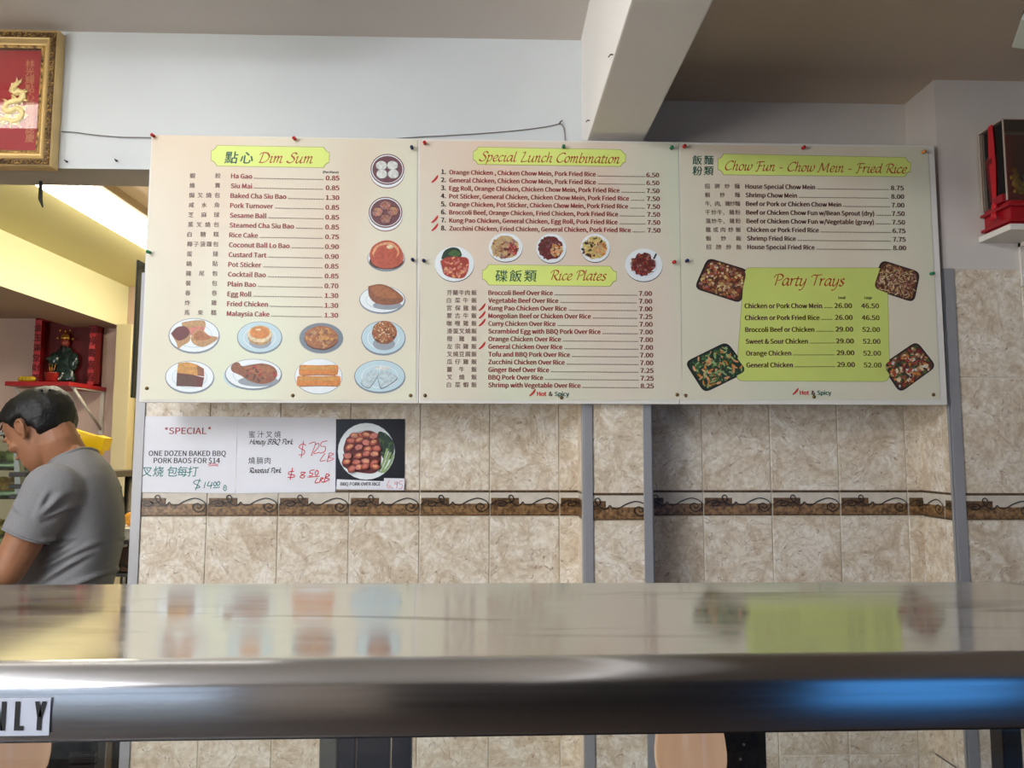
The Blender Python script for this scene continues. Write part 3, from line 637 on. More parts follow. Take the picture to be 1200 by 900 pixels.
# cross-section of the folded sheet (y, z), slightly yawed along its length
def sec(x):
    yb = .5706 - .006*x; yf = .3575 + .0115*x
    P = [(yb, ZT-.013), (yb, ZT-.0015), (yb-.0008, ZT), (yb-.0016, ZT)]
    P += [(yf+.0162+(yb-yf-.0185)*f, ZT) for f in (.66, .33, 0)] + [(yf+.015, ZT)]
    R1 = .0114
    for i in range(1, 9):
        q = math.radians(90*i/8); P.append((yf+.015-.015*math.sin(q), ZT-R1*(1-math.cos(q))))
    zb_ = 1.4173
    P += [(yf-.0001, ZT-.0122), (yf-.0004, ZT-.0135), (yf-.0008, ZT-.0185), (yf-.0004, zb_+.002), (yf+.0004, zb_), (yf+.008, zb_)]
    return P
XE = at(1207, 686, .57).x; X0 = -.85
xs = [X0+i*.05 for i in range(28)]
xs = [x for x in xs if x < XE-.045]+[XE-.035]
rings = [[Vector((x, y, z)) for y, z in sec(x)] for x in xs]
for i in range(1, 7):      # rounded back corner at the right end
    q = math.radians(15*i); x = XE-.035+.035*math.sin(q); d = .035*(1-math.cos(q))
    S = sec(x); yb = .5706-.006*x
    rings.append([Vector((x, min(y, yb-d) if z > 1.43 else y, z)) for y, z in S])
n = len(rings[0]); m_ = len(rings); mb = MB()
for k in range(n-1): mb.add([r[k] for r in rings]+[r[k+1] for r in rings], [[i, i+1, m_+i+1, m_+i] for i in range(m_-1)], top_m if k < 7 else apron_m, True)
mb.add(rings[-1], [list(range(n))], top_m)
ctop = mb.build('counter_top', t); bm = bmesh.new(); bm.from_mesh(ctop.data); bmesh.ops.remove_doubles(bm, verts=bm.verts, dist=1e-5); bmesh.ops.recalc_face_normals(bm, faces=bm.faces); bm.to_mesh(ctop.data); bm.free()
mb = MB(); mb.box((X0, .377, 1.427), (XE-.04, .55, 1.435), steel_f); mb.build('under_plate', t)
gl = glass('counter_glass', (.97, .98, .97))
mb = MB(); mb.box((X0, .3685, 1.0), (XE-.03, .3715, 1.426), gl); mb.build('front_glass', t)
pst = mat('post_grey', (150, 152, 166), .4, metal=.4, var=.1, scale=10)
PY = .535
for (u0, u1) in ((395.5, 416), (418, 456.5), (458.5, 482)):
    a0, a1 = at(u0, 885, PY), at(u1, 885, PY); mb = MB(); mb.box((a0.x, PY, 1.0), (a1.x, PY+.009, 1.426), pst, .001); mb.build('post', t)
a0, a1 = at(373, 885, PY), at(394, 885, PY); mb = MB(); mb.box((a0.x, PY+.002, 1.0), (a1.x, PY+.009, 1.426), mat('post_cream', (250, 242, 226), .45), .001); mb.build('post', t)['label'] = 'cream post'
a0 = at(1176, 885, PY); mb = MB(); mb.box((a0.x, PY, 1.0), (a0.x+.014, PY+.014, 1.426), mat('post_dark', (44, 40, 42), .5), .001); mb.build('post', t)['label'] = 'dark post'
mb = MB(); mb.box((X0, .36, .0), (XE-.03, .565, 1.0), steel_f, .004); mb.build('base_cabinet', t)
# lettering sticker on the apron
stick = mat('sticker_grey_white', (196, 200, 214), .45, var=.05, scale=60)
bk = mat('letter_black', (12, 12, 14), .5)
Yst = .3535
s1_ = at(59.5, 818, Yst); s0_ = at(59.5, 862, Yst)
mb = MB(); mb.box((s1_.x-.068, Yst, s0_.z), (s1_.x, Yst+.0003, s1_.z), stick); sk = mb.build('lettering_sticker', t)
mb = MB(); Yl = Yst-.0003
lz0, lz1 = at(30, 856, Yl).z, at(30, 822, Yl).z
lh = lz1-lz0
def X(px): return at(px, 840, Yl).x
def bar(pts): mb.poly([(X(px), Yl, lz0+lh*f) for px, f in pts], bk)
bar([(40, 1), (45.2, 1), (48.8, .52), (43.6, .46), (43.4, .46)]); bar([(53.6, 1), (48.6, 1), (44.6, .5), (48.8, .42)]); bar([(43.4, .5), (48.7, .5), (48.7, 0), (43.4, 0)])
bar([(17, 1), (22.4, 1), (22.4, 0), (17, 0)]); bar([(22.4, .16), (28, .16), (28, 0), (22.4, 0)])
bar([(1, 1), (6.2, 1), (6.2, 0), (1, 0)]); bar([(-9, 1), (-3.8, 1), (-3.8, 0), (-9, 0)]); bar([(-6, 1), (-3.8, 1), (4, 0), (1, 0)])
ov = [(math.cos(q), math.sin(q)) for q in [2*math.pi*i/24 for i in range(24)]]
zc = lz0+lh/2; xc = X(-24)
mb.add([(xc+.0037*c_, Yl, zc+lh/2*s_) for c_, s_ in ov]+[(xc+.0018*c_, Yl, zc+lh*.36*s_) for c_, s_ in ov], [[i, (i+1) % 24, 24+(i+1) % 24, 24+i] for i in range(24)], bk)
mb.build('lettering', sk, fix=False)
# bulbs hanging under the counter top
bulb_m = mat('bulb_glass', (206, 186, 168), .12, emit=((255, 200, 160), .22), spec=.7)
sock = mat('lamp_socket', (196, 190, 180), .4)
for px, lab, yy in ((809, 'round frosted bulb hanging under the counter right of centre', .46), (10, 'warm frosted bulb hanging under the counter at the far left', .46)):
    q = at(px, 888, yy); zz = q.z
    t2 = thing('light_bulb', (q.x, yy, 1.4265), lab, 'lamp', 'bulbs under the counter')
    mb = MB(); mb.lathe([(.006, 1.4245), (.0085, 1.415), (.0125, 1.404), (.0175, 1.393), (.0203, zz+.013), (.0213, zz+.005), (.0213, zz), (.0203, zz-.007), (.0165, zz-.013), (.009, zz-.0175), (.0005, zz-.019)], (q.x, yy, 0), bulb_m, 36); mb.build('bulb', t2)
    mb = MB(); mb.lathe([(.0105, 1.4265), (.0105, 1.414), (.0085, 1.412)], (q.x, yy, 0), sock, 20); mb.build('socket', t2)
hb = mat('housing_black', (20, 18, 20), .4, c2=(50, 44, 42), scale=300)
for (u0, u1, lab, sl) in ((815, 896, 'black lamp housing with rounded side behind the right bulb', 0), (44, 116, 'black slotted housing beside the left bulb', 1)):
    q0 = at(u0, 885, .512); q1 = at(u1, 885, .512)
    t2 = thing('lamp_housing', ((q0.x+q1.x)/2, .515, 1.4265), lab, 'housing', 'black housings under the counter')
    mb = MB(); mb.box((q0.x, .503, 1.32), (q1.x, .527, 1.4265), hb, .007); mb.build('body', t2)
    if sl:
        for py in (882, 889, 896):
            c0 = at(82, py, .502); c1 = at(112, py+4, .502); mb = MB(); mb.box((c0.x, .5005, c1.z), (c1.x, .5029, c0.z), mat('slot_grey', (74, 70, 72), .4), .0004); mb.build('slot', t2)
    else:
        for (px, py) in ((872, 873), (868, 890)): c0 = at(px, py, .502); mb = MB(); mb.ell((c0.x, .5025, c0.z), (.0009, .0009, .0009), trim_metal, seg=8, ring=6); mb.build('screw', t2)
# =================================================================== MENU BOARDS
YB = 1.935                      # front of the white backing boards
YS = YB - .0016                 # front of the printed sheets
foam = mat('foam_board_white', (226, 222, 214), .5, var=.03, scale=6)
def sheet_mat(name, c1, c2, c3, ax):
    """printed paper: soft blotches of cream, peach and pale green"""
    m = mat(name, c1, .42, bump=.04, scale=5); nt = m.node_tree; L = nt.links.new
    b = nt.nodes['Principled BSDF']; tc = nt.nodes.new('ShaderNodeTexCoord'); mp = nt.nodes.new('ShaderNodeMapping'); mp.inputs['Scale'].default_value = ax
    nz = nt.nodes.new('ShaderNodeTexNoise'); nz.inputs['Scale'].default_value = 3.2; nz.inputs['Detail'].default_value = 1
    L(tc.outputs['Object'], mp.inputs[0]); L(mp.outputs[0], nz.inputs['Vector'])
    rp = nt.nodes.new('ShaderNodeValToRGB'); e = rp.color_ramp.elements
    e[0].position = .36; e[0].color = lin(c2); e[1].position = .64; e[1].color = lin(c3); x = e.new(.5); x.color = lin(c1)
    L(nz.outputs['Fac'], rp.inputs['Fac']); L(rp.outputs['Color'], b.inputs['Base Color'])
    return m
paper1 = sheet_mat('menu_paper_cream', (222, 213, 192), (220, 203, 180), (221, 225, 200), (1, 1, .4))
P_lime = mat('print_lime', (222, 236, 128), .42, var=.06, scale=7)
P_lime2 = mat('print_lime_tray', (208, 220, 116), .42, var=.10, scale=5)
P_line = mat('print_olive_line', (150, 150, 80), .45)
P_name = mat('print_brown_red', (142, 44, 38), .45)
P_price = mat('print_price_brown', (118, 46, 42), .45)
P_dark = mat('print_dark_brown', (74, 26, 22), .45)
P_black = mat('print_black', (34, 28, 30), .45)
P_cjk = mat('print_grey_brown', (122, 96, 84), .45)
P_dot = mat('print_leader_brown', (104, 54, 48), .45)
P_green = mat('print_dark_green', (18, 84, 66), .45)
P_title = mat('print_rust_red', (178, 70, 34), .45)
P_red = mat('print_red', (196, 44, 40), .45)
def pm(name, c, v=.12, sc=60): return mat('print_'+name, c, .42, var=v, scale=sc)
C_plate = pm('plate_white', (232, 238, 240), .03); C_pblue = pm('plate_blue', (190, 214, 222), .04); C_rim = pm('plate_rim_grey', (120, 130, 140), .05); C_ring = pm('plate_ring_dark', (44, 52, 62), .05)
C_shade = pm('plate_grey', (150, 158, 166), .1)
C = {k: pm('food_'+k, c, .3, 120) for k, c in dict(brown=(150, 92, 62), tan=(196, 152, 100), gold=(216, 156, 76), orange=(222, 138, 62), dkbrown=(96, 56, 42), red=(176, 66, 52), pink=(216, 128, 112), cream=(236, 214, 172), green=(72, 108, 58), dkgreen=(38, 62, 46), ltgreen=(156, 186, 120), white=(226, 228, 222), maroon=(112, 40, 40), noodle=(206, 176, 128), bluewhite=(198, 216, 220), peach=(232, 168, 120), plum=(120, 76, 84), tray=(36, 30, 34), mauve=(168, 120, 116), yellow=(222, 196, 120), rustbun=(196, 92, 66), caramel=(176, 110, 66)).items()}
def W2(px, py): p = at(px, py, YS); return p.x, p.z
class Pic:
    """one printed food picture: flat shapes in thin layers on the sheet"""
    def __init__(s): s.mb = MB(); s.l = 0
    def next(s): s.l += 1; return YS - .00012*s.l - .0002
    def poly(s, pts, m): Y = s.next(); s.mb.add([(x, Y, z) for x, z in (W2(*p) for p in pts)], [list(range(len(pts)))], m)
    def disc(s, px, py, rx, ry, m, jag=0.0, n=28, seed=0, rot=0.0):
        r = random.Random(seed); P = []
        for i in range(n):
            q = 2*math.pi*i/n; k = 1+r.uniform(-jag, jag); a, b = rx*k*math.cos(q), ry*k*math.sin(q)
            P.append((px+a*math.cos(rot)-b*math.sin(rot), py+a*math.sin(rot)+b*math.cos(rot)))
        s.poly(P, m)
    def smooth(s, pts, m):
        q = spline(list(pts)+[pts[0]], 5)[:-1]; s.poly(q, m)
    def scatter(s, inside, bbox, n, sz, mats, seed, asp=1.6, layers=4):
        r = random.Random(seed); x0, y0, x1, y1 = bbox
        for l in range(layers):
            Y = s.next()
            for k in range(n//layers):
                for _ in range(30):
                    px, py = r.uniform(x0, x1), r.uniform(y0, y1)
                    if inside(px, py): break
                else: continue
                q = r.uniform(0, math.pi); w_ = sz*r.uniform(.6, 1.3); h_ = w_/asp; m = r.choice(mats); P = []
                nn = 7
                for i in range(nn):
                    t_ = 2*math.pi*i/nn; a, b = w_*math.cos(t_)*r.uniform(.75, 1.1), h_*math.sin(t_)*r.uniform(.75, 1.1)
                    P.append(W2(px+a*math.cos(q)-b*math.sin(q), py+a*math.sin(q)+b*math.cos(q)))
                s.mb.add([(x, Y - r.uniform(0, .00009), z) for x, z in P], [list(range(nn))], m)
    def strokes(s, lst, wpx, m, closed=False):
        Y = s.next()
        for sp in lst: pen(s.mb, [W2(*p) for p in spline(sp, 5)], Y, m, wpx*YB/FPX)
    def done(s, parent, label): o = s.mb.build('food_picture', parent, fix=False); o['label'] = label
def ine(cx, cy, rx, ry): return lambda x, y: ((x-cx)/rx)**2 + ((y-cy)/ry)**2 < 1
def inp(poly):
    def f(x, y):
        c = False; n = len(poly)
        for i in range(n):
            (xa, ya), (xb, yb) = poly[i], poly[i-1]
            if (ya > y) != (yb > y) and x < (xb-xa)*(y-ya)/(yb-ya)+xa: c = not c
        return c
    return f
def plaque(parent, quad, m, notch=6, name='title_plaque', style='scoop'):
    """title panel with scooped corners and a thin outline"""
    TL, TR, BR, BL = [Vector(W2(*p)) for p in quad]; k = notch*YB/FPX
    def shape(ins):
        P = []
        ex = (TR-TL).normalized(); ey = (TL-BL).normalized()
        for c, dx, dy in ((TL, ex, -ey), (TR, -ex, -ey), (BR, -ex, ey), (BL, ex, ey)):
            c2 = c + dx*ins + dy*ins
            if style == 'scoop': A = [c2+dy*k, c2+dx*k*.35+dy*k*.92, c2+dx*k*.75+dy*k*.55, c2+dx*k*.95+dy*k*.2, c2+dx*k*1.1]
            else: A = [c2+dx*k*(1-math.cos(q))+dy*k*(1-math.sin(q)) for q in [math.pi/2*i/6 for i in range(7)]]
            if c in (TR, BL): A = A[::-1]
            P += A
        return P
    mb = MB()
    mb.poly([(p.x, YS-.0002, p.y) for p in shape(0)], P_line); mb.poly([(p.x, YS-.0004, p.y) for p in shape(.0011)], m)
    return mb.build(name, parent, fix=False)
EM = YB/FPX
SX, SX2 = 1.01, .985
YT = YS-.0007
def leader(mb, pxa, pxb, py, m=P_dot):
    xa, z = W2(pxa, py); xb, _ = W2(pxb, py); s = .0021; x = xa
    while x < xb:
        mb.poly([(x, YT, z), (x+.0017, YT, z), (x+.0017, YT, z+.0019), (x, YT, z+.0019)], m); x += .0034
def px_of(x, py): return 600 + 0*x if False else None
def endpx(x, z):
    d = Vector((x, YS, z))-EYE; return 600+FPX*d.dot(rt)/d.dot(fw)
def cjk_row(mb, s, pxa, pxb, py, h, m):
    n = len(s)
    for i, ch in enumerate(s):
        px = pxa + (pxb-h*.95-pxa)*i/(n-1) if n > 1 else pxa
        x, z = W2(px, py); text(mb, ch, x, z, YT, m, h=h*EM*1.02, bold=.024)
def chili(menu, px, py, s=1.0):
    mb = MB()
    pts = spline([(px-4.2*s, py+.6*s), (px-.5*s, py-2.5*s), (px+2.2*s, py-6*s), (px+3.2*s, py-8.2*s)], 5)
    n = len(pts); A = []; B = []
    for i, (x, y) in enumerate(pts):
        w_ = 1.15*s*math.sin(math.pi*min(1, .12+.95*i/n))**.8+.15; A.append(W2(x-w_*.8, y-w_*.6)); B.append(W2(x+w_*.8, y+w_*.6))
    mb.add([(x, YT, z) for x, z in A+B], [[i, i+1, n+i+1, n+i] for i in range(n-1)], P_red); mb.build('chili_mark', menu, fix=False)
def item_rows(menu, rows, x0s, x1s, py0, py1, pr0, pr1, prl, hname, sxn, hprice, name_m, price_m, dot_m=P_dot, bold=.03):
    """rows: (name, price). name left px goes x0s->x1s and baseline py0->py1 over the rows; price right px pr0->pr1, baseline prl[0]->prl[1]"""
    N, Pq = MB(), MB(); n = len(rows)
    for i, (nm, pc) in enumerate(rows):
        f = i/(n-1); pl = x0s+(x1s-x0s)*f; py = py0+(py1-py0)*f; pr = pr0+(pr1-pr0)*f; pq = prl[0]+(prl[1]-prl[0])*f
        slope = -((pq-py)/(pr-pl))       # printed lines fall a touch to the right
        x, z = W2(pl, py); xr, zr_ = W2(pr, pq); rot = math.atan2(zr_-z, xr-x)
        w_ = text(N, nm, x, z, YT, name_m, h=hname*EM, sx=sxn, bold=bold, rot=rot)
        wp = text(Pq, pc, xr, zr_, YT, price_m, h=hprice*EM, sx=1.15, bold=bold, right=True, rot=0)
        xa = x+w_+.006; xb = xr-wp-.006; xx = xa; D = MB()
        while xx < xb:
            zz = z+(zr_-z)*(xx-x)/(xr-x)
            D.poly([(xx, YT, zz), (xx+.0021, YT, zz), (xx+.0021, YT, zz+.0021), (xx, YT, zz+.0021)], dot_m); xx += .0034
        D.build('leader_line', menu, fix=False)
    N.build('item_lettering', menu, fix=False); Pq.build('price_lettering', menu, fix=False)
def menu_sheet(corners, label, paper):
    P = [at(px, py, YS) for px, py in corners]; c = sum(P, Vector())/4
    t = thing('menu_poster', (c.x, YS, c.z), label, 'menu')
    mb = MB(); mb.prism(P, (0, .0014, 0), paper); mb.build('sheet', t)
    return t
# --- white backing boards
for (u0, u1, lab) in ((163, 490.3, 'white foam board behind the dim sum menu'), (490.7, 796.2, 'white foam board behind the lunch combination menu'), (796.6, 1110, 'white foam board behind the chow fun and party tray menu, with wide right margin')):
    x0, x1 = at(u0, 470, YB).x, at(u1, 470, YB).x
    mb = MB(); mb.box((x0, YB, at(600, 473.0, YB).z), (x1, YB+.018, at(600, 163.8, YB).z), foam, .0015); tag(mb.build('backing_board'), lab, 'board', 'foam boards behind the menus')
# --- menu 1: dim sum
m1 = menu_sheet([(178.6, 158), (489, 164), (487.6, 469), (165.5, 468.6)], 'cream dim sum menu poster with fifteen prices and pictures of plates, leftmost of the three', paper1)
plaque(m1, [(247.5, 170), (386.5, 172.4), (386, 197), (247, 194.6)], P_lime, 6.5)
mb = MB(); xa, z = W2(263, 190.3); text(mb, '點', xa, z, YT, P_green, h=16*EM, bold=.02, shear=.12); xa, z = W2(281.5, 190.5); text(mb, '心', xa, z, YT, P_green, h=16*EM, bold=.02, shear=.12); mb.build('chinese_title', m1, fix=False)
mb = MB(); xa, z = W2(301.5, 190.5); xb, _ = W2(369, 191); script(mb, 'Dim Sum', xa, xb, z, YT, P_title, em=19*EM, nib=.105, mn=.38); mb.build('title_lettering', m1, fix=False)
R1 = [('Ha Gao', '0.85', '蝦餃'), ('Siu Mai', '0.85', '燒賣'), ('Baked Cha Siu Bao', '1.30', '焗叉燒包'), ('Pork Turnover', '0.85', '咸水角'), ('Sesame Ball', '0.85', '芝麻球'), ('Steamed Cha Siu Bao', '0.85', '蒸叉燒包'), ('Rice Cake', '0.75', '白糖糕'), ('Coconut Ball Lo Bao', '0.90', '椰子菠蘿包'), ('Custard Tart', '0.90', '蛋撻'), ('Pot Sticker', '0.85', '鍋貼'), ('Cocktail Bao', '0.85', '雞尾包'), ('Plain Bao', '0.70', '餐包'), ('Egg Roll', '1.30', '春卷'), ('Fried Chicken', '1.30', '炸雞'), ('Malaysia Cake', '1.30', '馬來糕')]
item_rows(m1, [r[:2] for r in R1], 271, 266, 208.9, 370.2, 397.6, 396, (211.4, 372.2), 8.3, SX, 8.2, P_name, P_name)
mb = MB()
for i, r in enumerate(R1): f = i/14; cjk_row(mb, r[2], 222.5-6.5*f, 258.5-5*f, 208.3+160.5*f, 6.6, P_cjk)
mb.build('chinese_lettering', m1, fix=False)
mb = MB(); xa, z = W2(378.5, 203); text(mb, '(Per Piece)', xa, z, YT, P_black, h=4.2*EM, width=18.5*EM, bold=.02); mb.build('small_lettering', m1, fix=False)
def plate(P, cx, cy, rx, ry, inner=C_plate, outer=C_rim):
    P.disc(cx+.2, cy+.9, rx, ry, C_ring if outer is C_ring else C_shade); P.disc(cx, cy, rx, ry, outer if outer is not C_ring else C_plate); P.disc(cx, cy-.4, rx*.965, ry*.95, inner); P.disc(cx, cy+.2, rx*.72, ry*.68, C_pblue if inner is C_plate else C_plate)
    P.disc(cx, cy, rx*.69, ry*.645, inner)
# steamers
for (cx, cy, kind) in ((454, 199.6, 'ha'), (451.8, 250, 'siu')):
    P = Pic(); P.disc(cx, cy+3, 20.3, 18.5, C['mauve']); P.disc(cx, cy+1.6, 20.2, 18.6, C_plate); P.disc(cx, cy-1, 19.8, 18.2, C['plum']); P.disc(cx, cy-1.2, 18.6, 16.8, C_plate); P.disc(cx, cy-1, 17.6, 15.8, C['plum'])
    if kind == 'ha':
        for dx, dy in ((-7, -5), (6, -5), (-6.4, 5), (7, 5)):
            P.disc(cx+dx, cy+dy-.4, 6.6, 5.6, C_rim, .05, 16, int(dx+dy)); P.disc(cx+dx, cy+dy-.6, 6.2, 5.2, C['white'], .05, 16, int(dx*dy))
        lab = 'picture of white shrimp dumplings in a steamer'
    else:
        for dx, dy in ((0, -9), (9, -2), (-9, -1), (.6, 7)):
            P.disc(cx+dx, cy+dy, 6.8, 6, C['dkbrown'], .08, 16, 3); P.disc(cx+dx, cy+dy-.3, 6.2, 5.4, C['mauve'], .10, 16, 4); P.scatter(ine(cx+dx, cy+dy, 5, 4.4), (cx+dx-5, cy+dy-5, cx+dx+5, cy+dy+5), 16, 1.6, [C['tan'], C['pink'], C['brown']], int(dx*7), layers=1)
        lab = 'picture of four pork dumplings in a steamer'
    P.done(m1, lab)
P = Pic(); plate(P, 452.5, 303, 22, 14.5); P.disc(452.8, 306.5, 20, 9.5, C['dkbrown']); P.smooth([(432.8, 300), (436, 290), (445, 283.5), (456, 281.8), (466, 286.5), (472, 297), (472, 306), (463, 313), (450, 314.5), (438, 310)], C['rustbun'])
P.smooth([(436, 297), (440, 289), (450, 284.5), (460, 285), (467, 292), (466, 300), (452, 303), (440, 302)], C['peach']); P.smooth([(438, 299), (443, 290), (452, 287), (461, 289), (466, 298), (455, 306), (443, 305)], C['rustbun']); P.disc(457, 289.5, 4, 2.3, C['cream']); P.done(m1, 'picture of a shiny round bun on a plate')
P = Pic(); plate(P, 448, 351.3, 27, 16); P.disc(454, 358, 17, 5, C_shade); P.smooth([(431.5, 335.5), (446, 333), (460, 338), (472.5, 349), (468, 355.5), (453, 357.5), (440, 355), (432.5, 347)], C['brown']); P.smooth([(434, 337), (447, 335), (460, 340.5), (468, 348), (455, 349.5), (440, 346)], C['caramel']); P.done(m1, 'picture of an oval cocktail bun on a plate')
P = Pic(); plate(P, 227.5, 393.4, 30, 20.5)
P.smooth([(213, 378), (228, 375.5), (240, 376.5), (239, 387), (226, 391), (215, 386)], C['tan']); P.smooth([(217, 386), (230, 383), (239, 384), (237, 391), (225, 393), (218, 391)], C['pink'])
P.smooth([(200.5, 391), (208, 383.5), (218, 383), (223, 391), (222, 400), (214, 405), (209, 408.5), (207, 402)], C['tan']); P.smooth([(200.5, 391), (208, 383.5), (218, 383), (222.5, 390), (217, 397), (208, 399)], C['maroon'])
P.smooth([(223.5, 396), (228, 388), (236, 386), (245, 393), (255.5, 395.5), (250, 401), (238, 406.5), (227, 403)], C['tan']); P.smooth([(227, 392), (234, 387.5), (242, 392), (248, 396), (238, 399), (229, 398)], C['caramel']); P.done(m1, 'picture of three pastry turnovers on a plate')
P = Pic(); plate(P, 304.3, 395.4, 26.5, 18.7, C_pblue); P.disc(305, 401, 13, 7.5, C_shade); P.disc(304.6, 395, 14, 9.5, C['tan']); P.disc(304.6, 391.5, 14.2, 10, C['cream'], .03, 30, 2); P.disc(304.6, 389.5, 11.8, 7.6, C['orange']); P.disc(304.4, 388.8, 10.8, 6.6, C['gold']); P.disc(304.6, 389.8, 10.6, 6.2, C['orange']); P.disc(303, 386.4, 3.4, 1.0, C['cream']); P.done(m1, 'picture of a custard tart on a plate')
P = Pic(); plate(P, 376.4, 396, 25.7, 17.6, C_rim); P.disc(376.5, 396.5, 20, 14, C['dkbrown'], .03, 30, 1); P.disc(376.5, 395.3, 19.6, 13.4, C['caramel'], .03, 30, 1); P.scatter(ine(376.5, 395, 17, 11), (357, 382, 396, 408), 60, 3.4, [C['tan'], C['caramel'], C['gold'], C['brown']], 4, layers=3); P.done(m1, 'picture of a round fried cake on a plate')
P = Pic(); plate(P, 449.2, 396, 26, 20, C_pblue); P.disc(450, 403, 13, 7.5, C_shade); P.disc(450.5, 389.8, 14.6, 13.6, C['brown'], .02); P.disc(450.5, 388.5, 13, 11.6, C['caramel'], .02); P.scatter(ine(450.5, 389.5, 13.6, 12.6), (436, 376, 465, 403), 150, 1.15, [C['cream'], C['red'], C['tan'], C['dkbrown'], C['caramel']], 5, layers=3); P.done(m1, 'picture of a sesame ball on a plate')
P = Pic(); plate(P, 222.3, 441.9, 28.8, 19); P.poly([(207.5, 437.5), (209, 425.5), (220, 424.3), (231, 427.3), (239, 432), (239.5, 441), (226, 440)], C['gold']); P.poly([(207.5, 437), (222, 438.5), (239.5, 442.5), (237, 453.5), (206.8, 452.5)], C['maroon']); P.poly([(208, 438.8), (222, 440), (231, 441.5), (230, 452.5), (207.5, 452)], C['dkbrown']); P.poly([(231, 428), (239, 432.4), (239.5, 441.5), (232, 440)], C['brown']); P.done(m1, 'picture of a square of brown sponge cake on a plate')
P = Pic(); P.disc(281, 441, 19, 14, C_pblue); plate(P, 297, 438.6, 33.5, 18); P.disc(303, 447, 24, 6, C_shade); P.smooth([(270.5, 430.5), (274, 425.5), (280, 425), (284, 429), (294, 427.5), (308, 426), (320, 429.5), (325, 437), (321, 446), (308, 450), (294, 447), (282, 440), (272.5, 435.5)], C['brown']); P.smooth([(286, 431), (300, 428.5), (316, 430), (321, 435), (310, 438), (296, 437)], C['caramel']); P.scatter(ine(304, 437, 19, 9), (284, 427, 324, 448), 36, 2.6, [C['dkbrown'], C['red'], C['caramel'], C['brown']], 9, layers=2); P.done(m1, 'picture of a fried chicken drumstick on a plate')
P = Pic(); P.disc(373.3, 441.2, 28, 21, C_shade); P.disc(373.3, 440.9, 27.4, 20.4, C_plate)
for (y0, x0, x1) in ((427.7, 351, 396.5), (440.5, 348.5, 399)):
    P.smooth([(x0, y0+1.5), (x0+3, y0), ((x0+x1)/2, y0+.4), (x1-3, y0), (x1, y0+3), (x1-.5, y0+9), (x1-3, y0+12), ((x0+x1)/2, y0+11.5), (x0+2, y0+12.4), (x0-.6, y0+8)], C['orange'])
    P.smooth([(x0+2, y0+1.8), ((x0+x1)/2, y0+1.5), (x1-5, y0+1.6), (x1-5, y0+5), ((x0+x1)/2, y0+5.4), (x0+2, y0+5.2)], C['gold']); P.strokes([[(x0+3, y0+12.5), ((x0+x1)/2, y0+11.8), (x1-3, y0+12.2)]], .9, C['brown'])
P.done(m1, 'picture of two egg rolls on a plate')
P = Pic(); plate(P, 445, 441.2, 30, 19.3, C_pblue); P.smooth([(422.5, 449), (427, 441), (437, 434), (444, 437), (440, 446), (433, 455), (426, 453)], C_rim); P.smooth([(423, 448), (428, 440), (437, 433.5), (443.5, 436.5), (439.5, 445), (432.5, 454), (426, 452)], C['bluewhite'])
P.smooth([(442.5, 443), (448, 434.5), (458, 437), (466, 443), (459, 450), (447, 456), (444, 450)], C_rim); P.smooth([(443, 442.5), (448, 434), (457.5, 436.5), (465, 442.5), (458.5, 449), (447.5, 454.6), (444.5, 449)], C['bluewhite']); P.smooth([(438, 430), (450, 429), (458, 431.5), (452, 433.5), (442, 433)], C['white']); P.done(m1, 'picture of white rice cakes on a plate')
# --- menu 2: lunch combinations and rice plates
paper2 = sheet_mat('menu_paper_peach', (222, 210, 192), (226, 202, 182), (214, 216, 192), (1.2, 1, .3))
m2 = menu_sheet([(491.6, 165), (795, 168), (799.5, 468.8), (492.3, 468.8)], 'cream lunch combination and rice plate menu poster, middle one of the three', paper2)
plaque(m2, [(554.5, 172), (733.5, 175.2), (733, 195.5), (554, 192.8)], P_lime, 5.5)
mb = MB(); xa, z = W2(561, 188.8); xb, _ = W2(728, 188.8); script(mb, 'Special Lunch Combination', xa, xb, z, YT, P_title, em=18*EM, nib=.10, mn=.40, rot=-.004); mb.build('title_lettering', m2, fix=False)
R2 = [('Orange Chicken , Chicken Chow Mein, Pork Fried Rice', '6.50'), ('General Chicken, Chicken Chow Mein, Pork Fried Rice', '6.50'), ('Egg Roll, Orange Chicken, Chicken Chow Mein, Pork Fried Rice', '7.50'), ('Pot Sticker, General Chicken, Chicken Chow Mein, Pork Fried Rice', '7.50'), ('Orange Chicken, Pot Sticker, Chicken Chow Mein, Pork Fried Rice', '7.50'), ('Broccoli Beef, Orange Chicken, Fried Chicken, Pork Fried Rice', '7.50'), ('Kung Pao Chicken, General Chicken, Egg Roll, Pork Fried Rice', '7.50'), ('Zucchini Chicken, Fried Chicken, General Chicken, Pork Fried Rice', '7.50')]
item_rows(m2, R2, 526.6, 526.6, 204.3, 270.2, 772.3, 773.8, (207.8, 272.6), 8.0, SX2, 8.0, P_name, P_price)
mb = MB()
for i in range(8):
    xa, z = W2(522.3, 204.0+66*i/7); text(mb, '%d.' % (i+1), xa, z, YT, P_black, h=8.4*EM, right=True, bold=.035)
mb.build('number_lettering', m2, fix=False)
plaque(m2, [(565, 309.8), (722.6, 311.8), (722.6, 336), (565, 334.2)], P_lime, 7)
mb = MB()
for i, ch in enumerate('碟飯類'): xa, z = W2(580.5+16.7*i, 329); text(mb, ch, xa, z, YT, P_green, h=15.5*EM, bold=.012, shear=.08)
mb.build('chinese_title', m2, fix=False)
mb = MB(); xa, z = W2(643.5, 328.2); xb, _ = W2(712, 328.2); script(mb, 'Rice Plates', xa, xb, z, YT, P_title, em=18*EM, nib=.10, mn=.40); mb.build('title_lettering', m2, fix=False)
